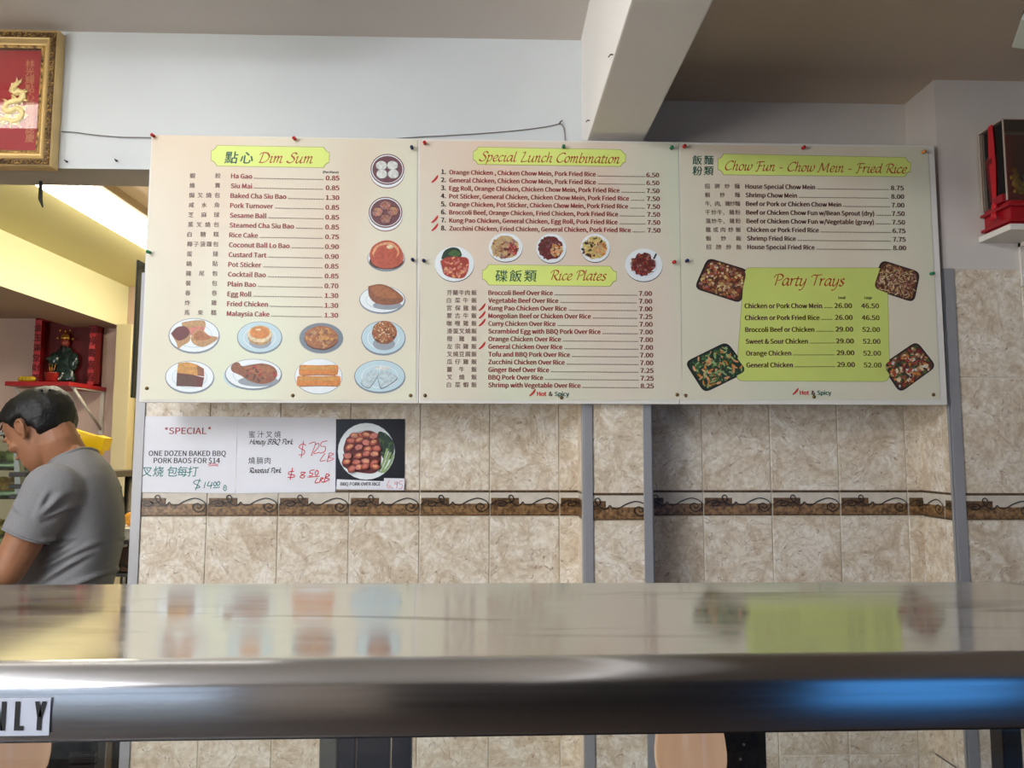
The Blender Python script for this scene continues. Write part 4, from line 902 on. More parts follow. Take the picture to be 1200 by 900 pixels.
R3 = [('Broccoli Beef Over Rice', '7.00', '芥蘭牛肉飯'), ('Vegetable Beef Over Rice', '7.00', '白菜牛飯'), ('Kung Pao Chicken Over Rice', '7.00', '宮保雞飯'), ('Mongolian Beef or Chicken Over Rice', '7.25', '蒙古牛飯'), ('Curry Chicken Over Rice', '7.00', '咖喱雞飯'), ('Scrambled Egg with BBQ Pork Over Rice', '7.00', '滑蛋叉燒飯'), ('Orange Chicken Over Rice', '7.00', '橙雞飯'), ('General Chicken Over Rice', '7.00', '左宗雞飯'), ('Tofu and BBQ Pork Over Rice', '7.00', '叉燒豆腐飯'), ('Zucchini Chicken Over Rice', '7.00', '瓜仔雞飯'), ('Ginger Beef Over Rice', '7.25', '薑牛飯'), ('BBQ Pork Over Rice', '7.25', '叉燒飯'), ('Shrimp with Vegetable Over Rice', '8.25', '白菜蝦飯')]
item_rows(m2, [r[:2] for r in R3], 572.5, 572.4, 345.6, 453.8, 763.8, 766, (346.6, 455), 8.0, SX2, 8.0, P_name, P_price)
mb = MB()
for i, r in enumerate(R3): cjk_row(mb, r[2], 523.6, 558.6, 345.4+108*i/12, 6.6, P_cjk)
mb.build('chinese_lettering', m2, fix=False)
for i in (1, 6, 7): chili(m2, 510, 204.0+66*i/7)
for i in (2, 3, 4, 7): chili(m2, 565.5, 345.6+108*i/12)
chili(m2, 624.5, 463.5, .95)
def hot(menu, px, py):
    mb = MB(); x, z = W2(px, py); k = 7.4*EM
    x += text(mb, 'Hot', x, z, YT, P_red, h=k, bold=.03)+.0065; x += text(mb, '&', x, z, YT, P_dark, h=k, bold=.03)+.0065; text(mb, 'Spicy', x, z, YT, P_green, h=k, bold=.03); mb.build('hot_and_spicy_lettering', menu, fix=False)
hot(m2, 629.5, 464)
P = Pic(); plate(P, 532.5, 309.4, 23, 20.4, C_plate, C_ring); P.smooth([(517, 303), (521, 294), (530, 290), (538, 292), (541, 300), (533, 303), (522, 305)], C['dkgreen']); P.smooth([(524, 298), (532, 293), (540, 297), (534, 301)], C['green']); P.smooth([(516, 306), (524, 301.5), (536, 301), (548, 303), (549, 314), (544, 325), (532, 326), (521, 322), (518, 314)], C['red']); P.scatter(ine(533, 313, 15, 11), (516, 300, 550, 327), 60, 2.6, [C['pink'], C['red'], C['pink'], C['peach']], 8, layers=3); P.done(m2, 'picture of sliced pink pork and greens on a plate')
for (cx, cy, rx, ry, sets, lab) in ((592.5, 290, 20, 16.8, (('noodle', 'tan', 'mauve', 'brown'), ('maroon', 'red', 'pink')), 'picture of noodles with red meat on a plate'), (646, 291, 17.7, 17.2, (('maroon', 'plum', 'dkbrown'), ('cream', 'noodle', 'peach', 'orange')), 'picture of a lunch plate with dark meat and orange rice'), (697.5, 290.6, 17.4, 16.6, (('yellow', 'cream', 'dkgreen', 'maroon'), ('noodle', 'peach', 'orange')), 'picture of a lunch plate with greens and yellow pieces')):
    P = Pic(); plate(P, cx, cy, rx, ry, C_plate, C_ring); P.disc(cx-.5, cy, rx*.8, ry*.8, C[sets[0][0]], .08, 24, 3)
    P.scatter(ine(cx-2, cy, rx*.75, ry*.75), (cx-rx, cy-ry, cx+rx, cy+ry), 70, 2.3, [C[k] for k in sets[0]], int(cx), layers=3)
    P.scatter(ine(cx+rx*.35, cy+ry*.1, rx*.4, ry*.45), (cx-rx, cy-ry, cx+rx, cy+ry), 34, 2.3, [C[k] for k in sets[1]], int(cx)+1, layers=2)
    P.done(m2, lab)
P = Pic(); plate(P, 754.4, 310.6, 22, 19.2, C_plate, C_ring); P.disc(753.5, 310, 13.5, 13, C['maroon'], .18, 26, 6); P.scatter(ine(753.5, 310, 14.5, 13.5), (738, 295, 770, 325), 80, 2.2, [C['maroon'], C['red'], C['dkbrown'], C['brown'], C['mauve']], 13, 2.2, 3); P.strokes([[(766, 303.5), (769, 297.5)]], 2, C['tray']); P.done(m2, 'picture of shredded red beef on a plate')
# --- menu 3: chow fun and party trays
paper3 = sheet_mat('menu_paper_sage', (222, 214, 192), (222, 206, 184), (214, 214, 190), (1.2, 1, .3))
m3 = menu_sheet([(796.8, 169.4), (1087.4, 172.4), (1102, 468.6), (799.6, 468.8)], 'cream chow fun and party tray menu poster, rightmost of the three', paper3)
plaque(m3, [(841, 180), (1067.5, 184.4), (1067, 207.5), (841, 205)], P_lime, 6.5)
mb = MB()
for ch, px, py in (('飯', 811.5, 192), ('麵', 824.5, 192), ('粉', 811.5, 204.5), ('類', 824.5, 204.5)): xa, z = W2(px, py); text(mb, ch, xa, z, YT, P_green, h=12.5*EM, bold=.02, shear=.08)
mb.build('chinese_title', m3, fix=False)
mb = MB(); xa, z = W2(848, 199.3); xb, _ = W2(1064, 199.3); script(mb, 'Chow Fun - Chow Mein - Fried Rice', xa, xb, z, YT, P_title, em=17.5*EM, nib=.105, mn=.40, rot=-.006); mb.build('title_lettering', m3, fix=False)
R4 = [('House Special Chow Mein', '8.75', '招牌炒麵'), ('Shrimp Chow Mein', '8.00', '蝦炒麵'), ('Beef or Pork or Chicken Chow Mein', '7.00', '牛,肉,雞炒麵'), ('Beef or Chicken Chow Fun w/Bean Sprout (dry)', '7.50', '干炒牛,雞粉'), ('Beef or Chicken Chow Fun w/Vegetable (gravy)', '7.50', '濕炒牛,雞粉'), ('Chicken or Pork Fried Rice', '6.75', '雞或肉炒飯'), ('Shrimp Fried Rice', '7.75', '蝦炒飯'), ('House Special Fried Rice', '8.00', '招牌炒飯')]
item_rows(m3, [r[:2] for r in R4], 873.6, 876, 221, 292, 1058.8, 1061.6, (223, 293.2), 8.1, SX2, 8.1, P_dark, P_dark, P_dark)
mb = MB()
for i, r in enumerate(R4): f = i/7; cjk_row(mb, r[2], 825.8+1.6*f, 867+2*f, 220.6+71.4*f, 6.6, P_cjk)
mb.build('chinese_lettering', m3, fix=False)
plaque(m3, [(872, 313.4), (1040.5, 313.8), (1042.4, 447.4), (862, 446.6)], P_lime2, 8, 'party_tray_panel', 'round')
mb = MB(); xa, z = W2(905, 334.6); xb, _ = W2(991.5, 334.6); script(mb, 'Party Trays', xa, xb, z, YT, P_title, em=21*EM, nib=.105, mn=.40); mb.build('title_lettering', m3, fix=False)
mb = MB()
for s, px in (('Small', 982), ('Large', 1013)): xa, z = W2(px, 350.3); text(mb, s, xa, z, YT, P_black, h=4.4*EM, width=9*EM, bold=.03)
mb.build('small_lettering', m3, fix=False)
R5 = [('Chicken or Pork Chow Mein', '26.00'), ('Chicken or Pork Fried Rice', '26.00'), ('Broccoli Beef or Chicken', '29.00'), ('Sweet & Sour Chicken', '29.00'), ('Orange Chicken', '29.00'), ('General Chicken', '29.00')]
item_rows(m3, R5, 872.7, 874.8, 361.2, 430.6, 998.2, 1001.6, (361, 430), 8.3, SX2, 8.4, P_dark, P_dark, P_dark)
mb = MB()
for i, s in enumerate(('46.50', '46.50', '52.00', '52.00', '52.00', '52.00')): xa, z = W2(1029.8+3*i/5, 361.2+69.4*i/5); text(mb, s, xa, z, YT, P_dark, h=8.4*EM, sx=1.15, right=True, bold=.022)
mb.build('price_lettering', m3, fix=False)
chili(m3, 932.5, 462, .9)
hot(m3, 937.5, 462.6)
def tray(quad, mats, seed, n, sz, asp, lab, extra=None):
    P = Pic(); c = (sum(p[0] for p in quad)/4, sum(p[1] for p in quad)/4)
    def rr(k, rad):
        out = []
        for i in range(4):
            p = quad[i]; a, b = quad[i-1], quad[(i+1) % 4]; p = (c[0]+(p[0]-c[0])*k, c[1]+(p[1]-c[1])*k)
            a = (c[0]+(a[0]-c[0])*k, c[1]+(a[1]-c[1])*k); b = (c[0]+(b[0]-c[0])*k, c[1]+(b[1]-c[1])*k)
            da = math.hypot(a[0]-p[0], a[1]-p[1]); db = math.hypot(b[0]-p[0], b[1]-p[1])
            u = ((a[0]-p[0])/da*rad, (a[1]-p[1])/da*rad); v = ((b[0]-p[0])/db*rad, (b[1]-p[1])/db*rad)
            for t_ in (0, .25, .5, .75, 1):
                out.append((p[0]+u[0]*(1-t_)**2+v[0]*t_**2, p[1]+u[1]*(1-t_)**2+v[1]*t_**2))
        return out
    P.poly(rr(1.05, 8), C['tray']); P.poly(rr(.97, 7.5), C['dkbrown'] if extra != 'g' else C['dkgreen'])
    inner = rr(.90, 7); f = inp(inner); xs_ = [p[0] for p in inner]; ys_ = [p[1] for p in inner]
    P.scatter(f, (min(xs_), min(ys_), max(xs_), max(ys_)), n, sz, mats, seed, asp, 5)
    P.done(m3, lab)
K = lambda *a: [C[k] for k in a]
tray([(830, 303), (876, 317), (867.5, 354.4), (815, 337.5)], K('caramel', 'brown', 'yellow', 'mauve', 'red', 'cream', 'tan', 'caramel', 'dkbrown'), 21, 260, 2.3, 1.6, 'picture of a tray of fried rice with yellow egg')
tray([(1033.5, 305.5), (1077.3, 319.3), (1070.2, 353.6), (1022.5, 338)], K('noodle', 'tan', 'brown', 'mauve', 'dkbrown', 'noodle', 'caramel', 'cream'), 22, 300, 2.8, 3.6, 'picture of a tray of brown noodles')
tray([(803.9, 424.7), (851, 401.6), (876.2, 434.6), (826, 459.2)], K('green', 'dkgreen', 'ltgreen', 'green', 'ltgreen', 'orange', 'peach', 'dkgreen'), 23, 230, 3.4, 2.8, 'picture of a tray of greens with orange pieces', 'g')
tray([(1034, 428), (1073.7, 401), (1096, 429.4), (1055, 459.2)], K('tan', 'green', 'red', 'orange', 'white', 'dkgreen', 'brown', 'maroon', 'cream'), 24, 280, 2.5, 1.5, 'picture of a tray of mixed rice with peas and red pieces')
# --- push pins
PC = {'red': mat('pin_red', (190, 24, 30), .25), 'green': mat('pin_green', (20, 120, 80), .25), 'blue': mat('pin_blue', (20, 36, 84), .25), 'orange': mat('pin_orange', (216, 132, 60), .25), 'brass': mat('pin_brass', (120, 96, 56), .3, metal=.7)}
ndl = mat('pin_needle', (180, 180, 184), .25, metal=1)
PINS = [(181, 160, 'red', 'at the top left corner of the dim sum menu'), (346, 163.5, 'red', 'at the top centre of the dim sum menu'), (483, 174, 'blue', 'near the top right corner of the dim sum menu'), (176, 296, 'green', 'on the left edge of the dim sum menu'), (484, 305, 'blue', 'on the right edge of the dim sum menu'), (172, 455, 'brass', 'at the bottom left corner of the dim sum menu'), (343, 463.5, 'brass', 'at the bottom centre of the dim sum menu'), (481, 463.5, 'brass', 'at the bottom right corner of the dim sum menu'),
 (498, 168.5, 'red', 'at the top left corner of the lunch menu'), (660, 173, 'green', 'at the top centre of the lunch menu'), (786, 174, 'green', 'near the top right corner of the lunch menu'), (497, 306, 'blue', 'on the left edge of the lunch menu'), (789, 307.5, 'red', 'on the right edge of the lunch menu'), (498, 463.5, 'brass', 'at the bottom left corner of the lunch menu'), (658, 466, 'brass', 'at the bottom centre of the lunch menu'), (793.5, 462.5, 'brass', 'at the bottom right corner of the lunch menu'),
 (801, 172.5, 'red', 'at the top left corner of the chow fun menu'), (940, 174, 'red', 'at the top centre of the chow fun menu'), (1080.5, 179, 'orange', 'at the top right corner of the chow fun menu'), (804, 306, 'blue', 'on the left edge of the chow fun menu'), (1090, 321, 'green', 'on the right edge of the chow fun menu'), (803.5, 463.5, 'brass', 'at the bottom left corner of the chow fun menu'), (954, 465, 'brass', 'at the bottom centre of the chow fun menu'), (1094, 462.5, 'brass', 'at the bottom right corner of the chow fun menu')]
protos = {}
def pin_mesh(c):
    A, B = MB(), MB()
    M = Matrix.Rotation(math.radians(90), 3, 'X') if c != 'brass' else Matrix.Rotation(math.radians(90), 3, 'X')
    if c == 'brass': A.lathe([(.0048, 0), (.0048, .0008), (.0036, .0026), (.0015, .0034), (.0002, .0036)], (0, 0, 0), PC[c], 14, M)
    else: A.lathe([(.0044, .004), (.0044, .0052), (.0022, .0066), (.0024, .0125), (.0046, .0145), (.0046, .016), (.0002, .0166)], (0, 0, 0), PC[c], 12, Matrix.Rotation(math.radians(6), 3, 'X') @ M)
    B.tube([(0, .008, 0), (0, -.005, 0)], .0006, ndl, 6)
    return A, B
for (px, py, c, where) in PINS:
    p = at(px, py, YS-.001); lab = ('%s %s %s' % (c, 'thumbtack' if c == 'brass' else 'plastic push pin', where)); grp = 'pins holding the menu posters'
    if c not in protos:
        t = thing('push_pin', (p.x, YS-.0002, p.z), lab, 'pin', grp); A, B = pin_mesh(c)
        for q, nm in ((A, 'head'), (B, 'needle')):
            me = q; off = wloc(t); q.v = [v+off for v in q.v]; q.build(nm, t)
        protos[c] = t
    else:
        s = protos[c]; t = s.copy(); COL.objects.link(t); t.location = (p.x, YS-.0002, p.z); t['label'] = lab
        for ch in list(s.children): d = ch.copy(); COL.objects.link(d); d.parent = t
# =================================================================== PAPER SIGNS TAPED UNDER THE MENUS
YW = DW-.0045
def W3(px, py, d=0.0): p = at(px, py, YW-d); return p.x, p.z
def c6(x, y): return W3(150+x/3.4286, 470+y/3.4286)      # reading grid of a close-up of this corner
pap = mat('sign_paper_white', (232, 232, 238), .55, var=.03, scale=9)
M_red = mat('marker_red', (206, 56, 68), .5); M_teal = mat('marker_teal', (16, 120, 116), .5); S_red = mat('sign_print_red', (168, 40, 50), .5); S_blk = mat('sign_print_black', (44, 42, 46), .5); tape = mat('clear_tape', (230, 231, 238), .35)
def paper(name, corners, label, curl=0.004, cat='sign', m=None, seed=0):
    """sheet of paper that bellies slightly off the tiles"""
    pts = [W3(*p) for p in corners]; cx = sum(p[0] for p in pts)/4; cz = sum(p[1] for p in pts)/4
    t = thing(name, (cx, YW, cz), label, cat); mb = MB(); n = 8; vs = []
    (ax, az), (bx, bz), (cx_, cz_), (dx, dz) = pts
    for j in range(n+1):
        for i in range(n+1):
            u, v = i/n, j/n
            x = (ax*(1-u)+bx*u)*(1-v)+(dx*(1-u)+cx_*u)*v; z = (az*(1-u)+bz*u)*(1-v)+(dz*(1-u)+cz_*u)*v
            vs.append((x, YW - .0008, z))
    mb.add(vs, [[j*(n+1)+i, j*(n+1)+i+1, (j+1)*(n+1)+i+1, (j+1)*(n+1)+i] for j in range(n) for i in range(n)], m or pap)
    vs2 = [(x, YW-.0002, z) for x, y, z in vs]; mb.add(vs2, [[j*(n+1)+i, (j+1)*(n+1)+i, (j+1)*(n+1)+i+1, j*(n+1)+i+1] for j in range(n) for i in range(n)], m or pap)
    mb.build('sheet', t, fix=False); return t
YI = YW-.0014
E6 = DW/FPX/3.4286
def g6(x, y): return (150+x/3.4286, 470+y/3.4286)
t = paper('paper_sign', [g6(42, 60), g6(440, 63), g6(431, 370), g6(28, 366)], 'white paper sign reading special one dozen baked pork baos, left under the menus')
mb = MB(); xa, z = c6(148, 132); text(mb, '*SPECIAL', xa, z, YI, S_red, h=37*E6, width=162*E6, bold=.014); xa, z = c6(322, 130); text(mb, '*', xa, z, YI, S_red, h=37*E6, bold=.014); mb.build('red_lettering', t, fix=False)
mb = MB(); xa, z = c6(84, 220); text(mb, 'ONE DOZEN BAKED BBQ', xa, z, YI, S_blk, h=30*E6, width=300*E6, bold=.014); mb.build('black_lettering', t, fix=False); mb = MB(); xa, z = c6(104, 249); text(mb, 'PORK BAOS FOR $14', xa, z, YI, S_blk, h=30*E6, width=257*E6, bold=.014); mb.build('black_lettering', t, fix=False)
mb = MB()
for i, ch in enumerate('叉烧包每打'): xa, z = c6((54, 100, 158, 198, 240)[i], 300); text(mb, ch, xa, z, YI, M_teal, h=44*E6, bold=.004, shear=.1, sx=.98)
hand(mb, [[(294, 322), (276, 318), (264, 328), (280, 338), (290, 346), (270, 350)], [(290, 312), (272, 358)], [(312, 325), (306, 350)], [(328, 322), (320, 340), (340, 338)], [(338, 326), (332, 352)], [(352, 324), (344, 332), (350, 342), (356, 332), (352, 324)], [(366, 322), (358, 330), (362, 340), (370, 331), (366, 322)], [(342, 349), (370, 346)], [(384, 348), (390, 338), (397, 346)], [(382, 350), (390, 360), (398, 352)], [(386, 349), (396, 349)]], c6, YI, M_teal, 3.2*E6); mb.build('teal_handwriting', t, fix=False)
mb = MB(); hand(mb, [[(322, 255), (342, 253), (363, 256)], [(325, 261), (345, 259), (364, 261)]], c6, YI, M_red, 2.6*E6); mb.build('red_underline', t, fix=False)
t = paper('paper_sign', [g6(441, 63), g6(836, 67), g6(833, 366), g6(432, 371)], 'white paper sign with honey pork and roasted pork prices, middle one under the menus')
mb = MB()
for i, ch in enumerate('蜜汁叉燒'): xa, z = c6(486+34*i, 145); text(mb, ch, xa, z, YI, S_blk, h=29*E6, sx=.95)
mb.build('black_lettering', t, fix=False); mb = MB()
for i, ch in enumerate('燒腩肉'): xa, z = c6(484+33*i, 250); text(mb, ch, xa, z, YI, S_blk, h=29*E6, sx=.95)
xa, z = c6(487, 173); xb, _ = c6(667, 173); script(mb, 'Honey BBQ Pork', xa, xb, z, YI, S_blk, em=30*E6, nib=.16, mn=.35); mb.build('black_lettering', t, fix=False); mb = MB(); xa, z = c6(485, 288); xb, _ = c6(620, 288); script(mb, 'Roasted Pork', xa, xb, z, YI, S_blk, em=29*E6, nib=.16, mn=.35); mb.build('black_lettering', t, fix=False)
mb = MB(); hand(mb, [[(716, 178), (700, 172), (688, 186), (710, 200), (704, 215), (686, 216)], [(706, 160), (696, 228)], [(728, 172), (754, 167), (736, 220)], [(741, 216), (743, 218)], [(752, 176), (766, 170), (766, 184), (746, 210), (770, 206)], [(802, 160), (780, 165), (775, 181), (793, 184), (790, 203), (770, 210)], [(792, 210), (772, 240), (794, 238)], [(810, 208), (800, 244)], [(810, 208), (826, 213), (806, 226), (827, 232), (800, 244)]], c6, YI, M_red, 3*E6); mb.build('red_handwriting', t, fix=False)
mb = MB(); mb.add([(x, YI-.0002, z) for x, z in (c6(640, 248), c6(816, 251), c6(800, 330), c6(636, 326))]+[(x, YI, z) for x, z in (c6(640, 248), c6(816, 251), c6(800, 330), c6(636, 326))], [[0, 1, 2, 3], [0, 4, 5, 1], [1, 5, 6, 2], [2, 6, 7, 3], [3, 7, 4, 0]], pap); sl = mb.build('price_slip', t)
mb = MB(); M_red2 = mat('marker_deep_red', (206, 24, 28), .5)
hand(mb, [[(668, 282), (650, 284), (646, 294), (668, 297), (666, 306), (642, 306)], [(662, 268), (652, 316)], [(714, 287), (697, 286), (699, 296), (711, 300), (704, 309), (692, 305), (700, 297), (714, 287)], [(722, 305), (724, 306)], [(750, 277), (735, 279), (731, 289), (743, 291), (738, 300), (727, 300)], [(760, 277), (752, 288), (757, 299), (766, 288), (760, 277)], [(726, 306), (770, 302)], [(762, 308), (752, 328), (768, 326)], [(776, 308), (770, 328)], [(776, 308), (786, 310), (775, 318), (787, 328)], [(798, 292), (788, 326)], [(798, 292), (810, 298), (794, 308), (810, 314), (788, 326)]], lambda x, y: c6(x, y), YI-.0005, M_red2, 3.6*E6); mb.build('red_handwriting', sl, fix=False)
mb = MB(); mb.poly([(x, YI-.0001, z) for x, z in (c6(474, 340), c6(790, 344), c6(788, 366), c6(474, 364))], tape); mb.build('tape', t, fix=False)
# photo sign
t = paper('photo_sign', [g6(836, 73), g6(1112, 72), g6(1111, 312), g6(836, 356)], 'black photo sign of barbecue pork on a white plate, right one under the menus', m=mat('photo_black', (34, 34, 42), .25, var=.3, scale=12))
YS_old = YS
def W2b(px, py): return W3(px, py)
class PicW(Pic):
    def next(s): s.l += 1; return YI - .00012*s.l
_W2 = W2
W2 = W2b
P = PicW(); cx, cy = 150+958/3.4286, 470+202/3.4286
P.disc(cx, cy, 33.6, 33.4, C_shade); P.disc(cx, cy, 33.2, 33, C_plate); P.disc(cx-.5, cy+.5, 25, 25, C_rim); P.disc(cx-.4, cy+.6, 24.6, 24.6, C_plate)
P.smooth([g6(1000, 140), g6(1012, 122), g6(1042, 135), g6(1064, 160), g6(1070, 195), g6(1058, 230), g6(1030, 235), g6(1008, 190)], C['dkgreen'])
P.scatter(ine(cx+21, cy-6, 9, 14), (cx+10, cy-22, cx+33, cy+12), 40, 3.2, [C['dkgreen'], C['green'], C['dkgreen']], 31, 3.0, 3)
P.strokes([[g6(1042, 190), g6(1030, 235), g6(1010, 285)], [g6(1056, 205), g6(1040, 245), g6(1018, 288)], [g6(1066, 215), g6(1052, 255), g6(1026, 288)]], 2.6, C['ltgreen']); P.strokes([[g6(1048, 200), g6(1034, 240), g6(1014, 286)]], 1.2, C['white'])
P.smooth([g6(878, 150), g6(905, 130), g6(930, 128), g6(965, 118), g6(995, 128), g6(1008, 150), g6(1015, 190), g6(1018, 235), g6(1010, 270), g6(985, 290), g6(940, 288), g6(900, 280), g6(865, 262), g6(862, 240), g6(870, 215), g6(866, 190)], C['maroon'])
rr = random.Random(5)
for j, (yy, xa_, xb_) in enumerate(((137, 896, 1000), (163, 882, 1006), (190, 872, 1012), (216, 868, 1014), (243, 868, 1012), (268, 884, 1004))):
    nn = 4
    for i in range(nn):
        qx = xa_+(xb_-xa_)*(i+.5)/nn+rr.uniform(-5, 5); qy = yy+rr.uniform(-6, 6); px, py = g6(qx, qy); rot = rr.uniform(-.5, .3)
        P.disc(px, py, 5.6, 4.0, C['maroon'], .12, 12, i*7+j, rot); P.disc(px+.2, py-.5, 4.9, 3.2, C['rustbun'] if (i+j) % 3 else C['pink'], .14, 12, i*5+j, rot); P.disc(px+.5, py-.9, 3.2, 1.8, C['pink'] if (i+j) % 2 else C['peach'], .2, 10, i+j, rot)
P.done(t, 'picture of sliced barbecue pork and greens on a plate')
W2 = _W2
def slip(parent, cs, name, d=.0028):
    mb = MB(); q = [W3(*g6(*c)) for c in cs]; mb.add([(x, YW-d, z) for x, z in q]+[(x, YW-.001, z) for x, z in q], [[0, 1, 2, 3], [0, 4, 5, 1], [1, 5, 6, 2], [2, 6, 7, 3], [3, 7, 4, 0]], pap); return mb.build(name, parent)
s1 = slip(t, [(841, 314), (1032, 322), (1030, 356), (838, 354)], 'caption_slip', .0062)
mb = MB(); xa, z = c6(856, 339); text(mb, 'BBQ PORK OVER RICE', xa, z, YW-.0068, S_blk, h=19*E6, width=156*E6, bold=.02); mb.build('lettering', s1, fix=False)
s2 = slip(t, [(1030, 309), (1113, 311), (1110, 358), (1027, 357)], 'price_slip', .0066)
M_pink = mat('marker_pink', (222, 150, 158), .5)
mb = MB(); hand(mb, [[(1052, 318), (1042, 338), (1050, 350), (1056, 341), (1045, 339)], [(1060, 347), (1063, 350), (1066, 348)], [(1082, 324), (1074, 326), (1074, 334), (1083, 330), (1084, 324), (1080, 350)], [(1106, 320), (1093, 323), (1092, 333), (1104, 336), (1100, 350), (1090, 350)], [(1117, 314), (1116, 330)]], c6, YW-.0072, M_pink, 2.6*E6); mb.build('pink_handwriting', s2, fix=False)
# =================================================================== GOLD FRAME, WIRE, SCREWS
goldp = mat('frame_gold_plain', (222, 192, 132), .34, metal=.4, var=.15, scale=12)
goldo = mat('frame_gold_ornate', (196, 158, 92), .34, metal=.5, c2=(84, 58, 30), scale=90, bump=.7, detail=6)
goldd = mat('frame_recess_brown', (74, 50, 28), .5, c2=(120, 88, 48), scale=120, bump=.4)
redp = mat('picture_red', (176, 4, 22), .5, var=.12, scale=6)
YF = 2.062
oR, oT, oB = at(64, 110, YF).x, at(50, 34.5, YF).z, at(50, 195, YF).z
oL = oR-.50
t = thing('picture_frame', ((oL+oR)/2, 2.09, oB), 'ornate gold picture frame with red dragon picture on the wall above the kitchen opening', 'picture')
pxm = YF/FPX
def ring(mb, i0, y0, i1, y1, m):
    """one sloping moulding strip between two inset rectangles"""
    A = [(oL+i0, y0, oB+i0), (oR-i0, y0, oB+i0), (oR-i0, y0, oT-i0), (oL+i0, y0, oT-i0)]
    B = [(oL+i1, y1, oB+i1), (oR-i1, y1, oB+i1), (oR-i1, y1, oT-i1), (oL+i1, y1, oT-i1)]
    mb.add(A+B, [[k, (k+1) % 4, 4+(k+1) % 4, 4+k] for k in range(4)], m)
mb = MB(); ring(mb, 0, 2.098, 0, YF+.004, goldp); ring(mb, 0, YF+.004, .003, YF, goldp); ring(mb, .003, YF, .006, YF+.004, goldp); ring(mb, .006, YF+.004, .022, YF+.004, goldd); ring(mb, .022, YF+.004, .024, YF+.001, goldp); ring(mb, .024, YF+.001, .027, YF+.003, goldp)
om = mb.build('outer_moulding', t, fix=False)
mb = MB(); rr = random.Random(3)
def curl(cx, cz, a, fl):
    pts = []
    for i in range(12):
        q = i/11*math.pi*1.7; r_ = .0065*(1-.55*i/11); pts.append((cx+fl*r_*math.cos(q+a)*1.0, YF+.002, cz+r_*math.sin(q+a)))
    mb.tube(pts, [.0017*(1-.4*i/11) for i in range(12)], goldo, 5)
    mb.ell((cx+.005*math.cos(a*3), YF+.003, cz+.005*math.sin(a*3)), (.004, .002, .0022), goldo, seg=8, ring=5)
n = int((oR-oL)/.0125)
for i in range(n):
    x = oL+.014+(oR-oL-.028)*i/(n-1)
    if x < -1.62: continue
    for z in (oT-.014, oB+.014): curl(x, z, rr.uniform(0, 6), 1 if i % 2 else -1)
n = int((oT-oB)/.0125)
for i in range(1, n-1): curl(oR-.014, oB+.014+(oT-oB-.028)*i/(n-1), rr.uniform(0, 6), 1 if i % 2 else -1)
mb.build('scroll_ornament', om)
mb = MB(); ring(mb, .027, YF+.003, .036, YF+.012, goldp); ring(mb, .036, YF+.012, .042, YF+.013, goldp); ring(mb, .042, YF+.013, .0425, YF+.010, goldp); mb.build('inner_moulding', t, fix=False)
mb = MB(); ring(mb, .0425, YF+.010, .046, YF+.009, goldo); ring(mb, .046, YF+.009, .051, YF+.011, goldo); ring(mb, .051, YF+.011, .053, YF+.02, goldd); mb.build('beaded_slip', t, fix=False)
mb = MB(); I = .05; mb.box((oL+I, 2.083, oB+I), (oR-I, 2.088, oT-I), redp); pc = mb.build('picture', t)
mb = MB(); mb.box((oL+I, 2.0765, oB+I), (oR-I, 2.0785, oT-I), glass('frame_glass')); mb.build('glass', t)
gchar = mat('picture_gold_lettering', (206, 128, 84), .4)
mb = MB()
for i, ch in enumerate('林光輝點心館開張誌慶'):
    p = at(29.5, 78.5+9.7*i, 2.082); text(mb, ch, p.x, p.z, 2.082, gchar, h=.027, bold=.02)
mb.build('gold_lettering', pc, fix=False)
gdr = mat('picture_gold_dragon', (250, 228, 160), .35, metal=.1, bump=.4, scale=120)
mb = MB()
def q2(x, y): p = at(x, y, 2.08); return (p.x, 2.0805, p.z)
body = spline([(-4, 147), (3, 139), (10, 141), (18, 142), (25, 138), (26, 131), (20, 127), (12, 131), (6, 128), (9, 122), (16, 119), (25, 117), (28, 111), (23, 107), (17, 109), (15, 104), (19, 100)], 5)
nb = len(body); mb.tube([q2(*p) for p in body], [.003+.006*math.sin(math.pi*(.1+.85*i/(nb-1))) for i in range(nb)], gdr, 7)
for (x, y, rx, rz) in ((19.5, 98.5, .009, .006), (15, 99, .006, .0035), (23, 96.5, .005, .004), (9, 136, .012, .007), (20, 136, .012, .007), (27, 113, .008, .005), (28, 128, .007, .006)):
    p = q2(x, y); mb.ell(p, (rx, .0025, rz), gdr, seg=10, ring=6)
for (x, y, a) in ((24, 95, .7), (20, 94, 1.3), (28, 106, .3), (31, 118, -.3), (30, 135, -.6), (12, 147, -2), (22, 147, -1.2), (3, 131, 2.6), (6, 117, 2.4), (29, 125, .2), (2, 146, -2.5), (16, 113, 2.2)):
    mb.tube([q2(x-4*math.cos(a), y+4*math.sin(a)), q2(x, y), q2(x+4*math.cos(a+.4), y-4*math.sin(a+.4))], [.004, .003, .0005], gdr, 5)
rr = random.Random(8)
for i in range(0, nb, 1):
    for _ in range(2):
        x, y = body[i]; a = rr.uniform(0, 6.28); r_ = rr.uniform(1.5, 4.2); p = q2(x+r_*math.cos(a), y+r_*math.sin(a)*1.1); mb.ell(p, (rr.uniform(.003, .006), .002, rr.uniform(.002, .005)), gdr, Matrix.Rotation(rr.uniform(0, 3), 3, 'Y'), 8, 6)
mb.build('dragon_relief', pc)
wire = mat('wire_grey', (120, 112, 106), .5)
mb = MB()
def wy(x, y): p = at(x, y, 2.096); return p
mb.tube([wy(*p) for p in spline([(72, 154), (88, 155), (110, 158), (140, 160.5), (165, 161), (186, 161.5)], 4)], .0014, wire, 6)
mb.tube([wy(*p) for p in spline([(500, 160), (530, 158.5), (570, 156), (610, 152.5), (640, 148.5), (655, 145.5), (659, 147), (661.5, 154), (662.5, 168)], 4)], .0014, wire, 6)
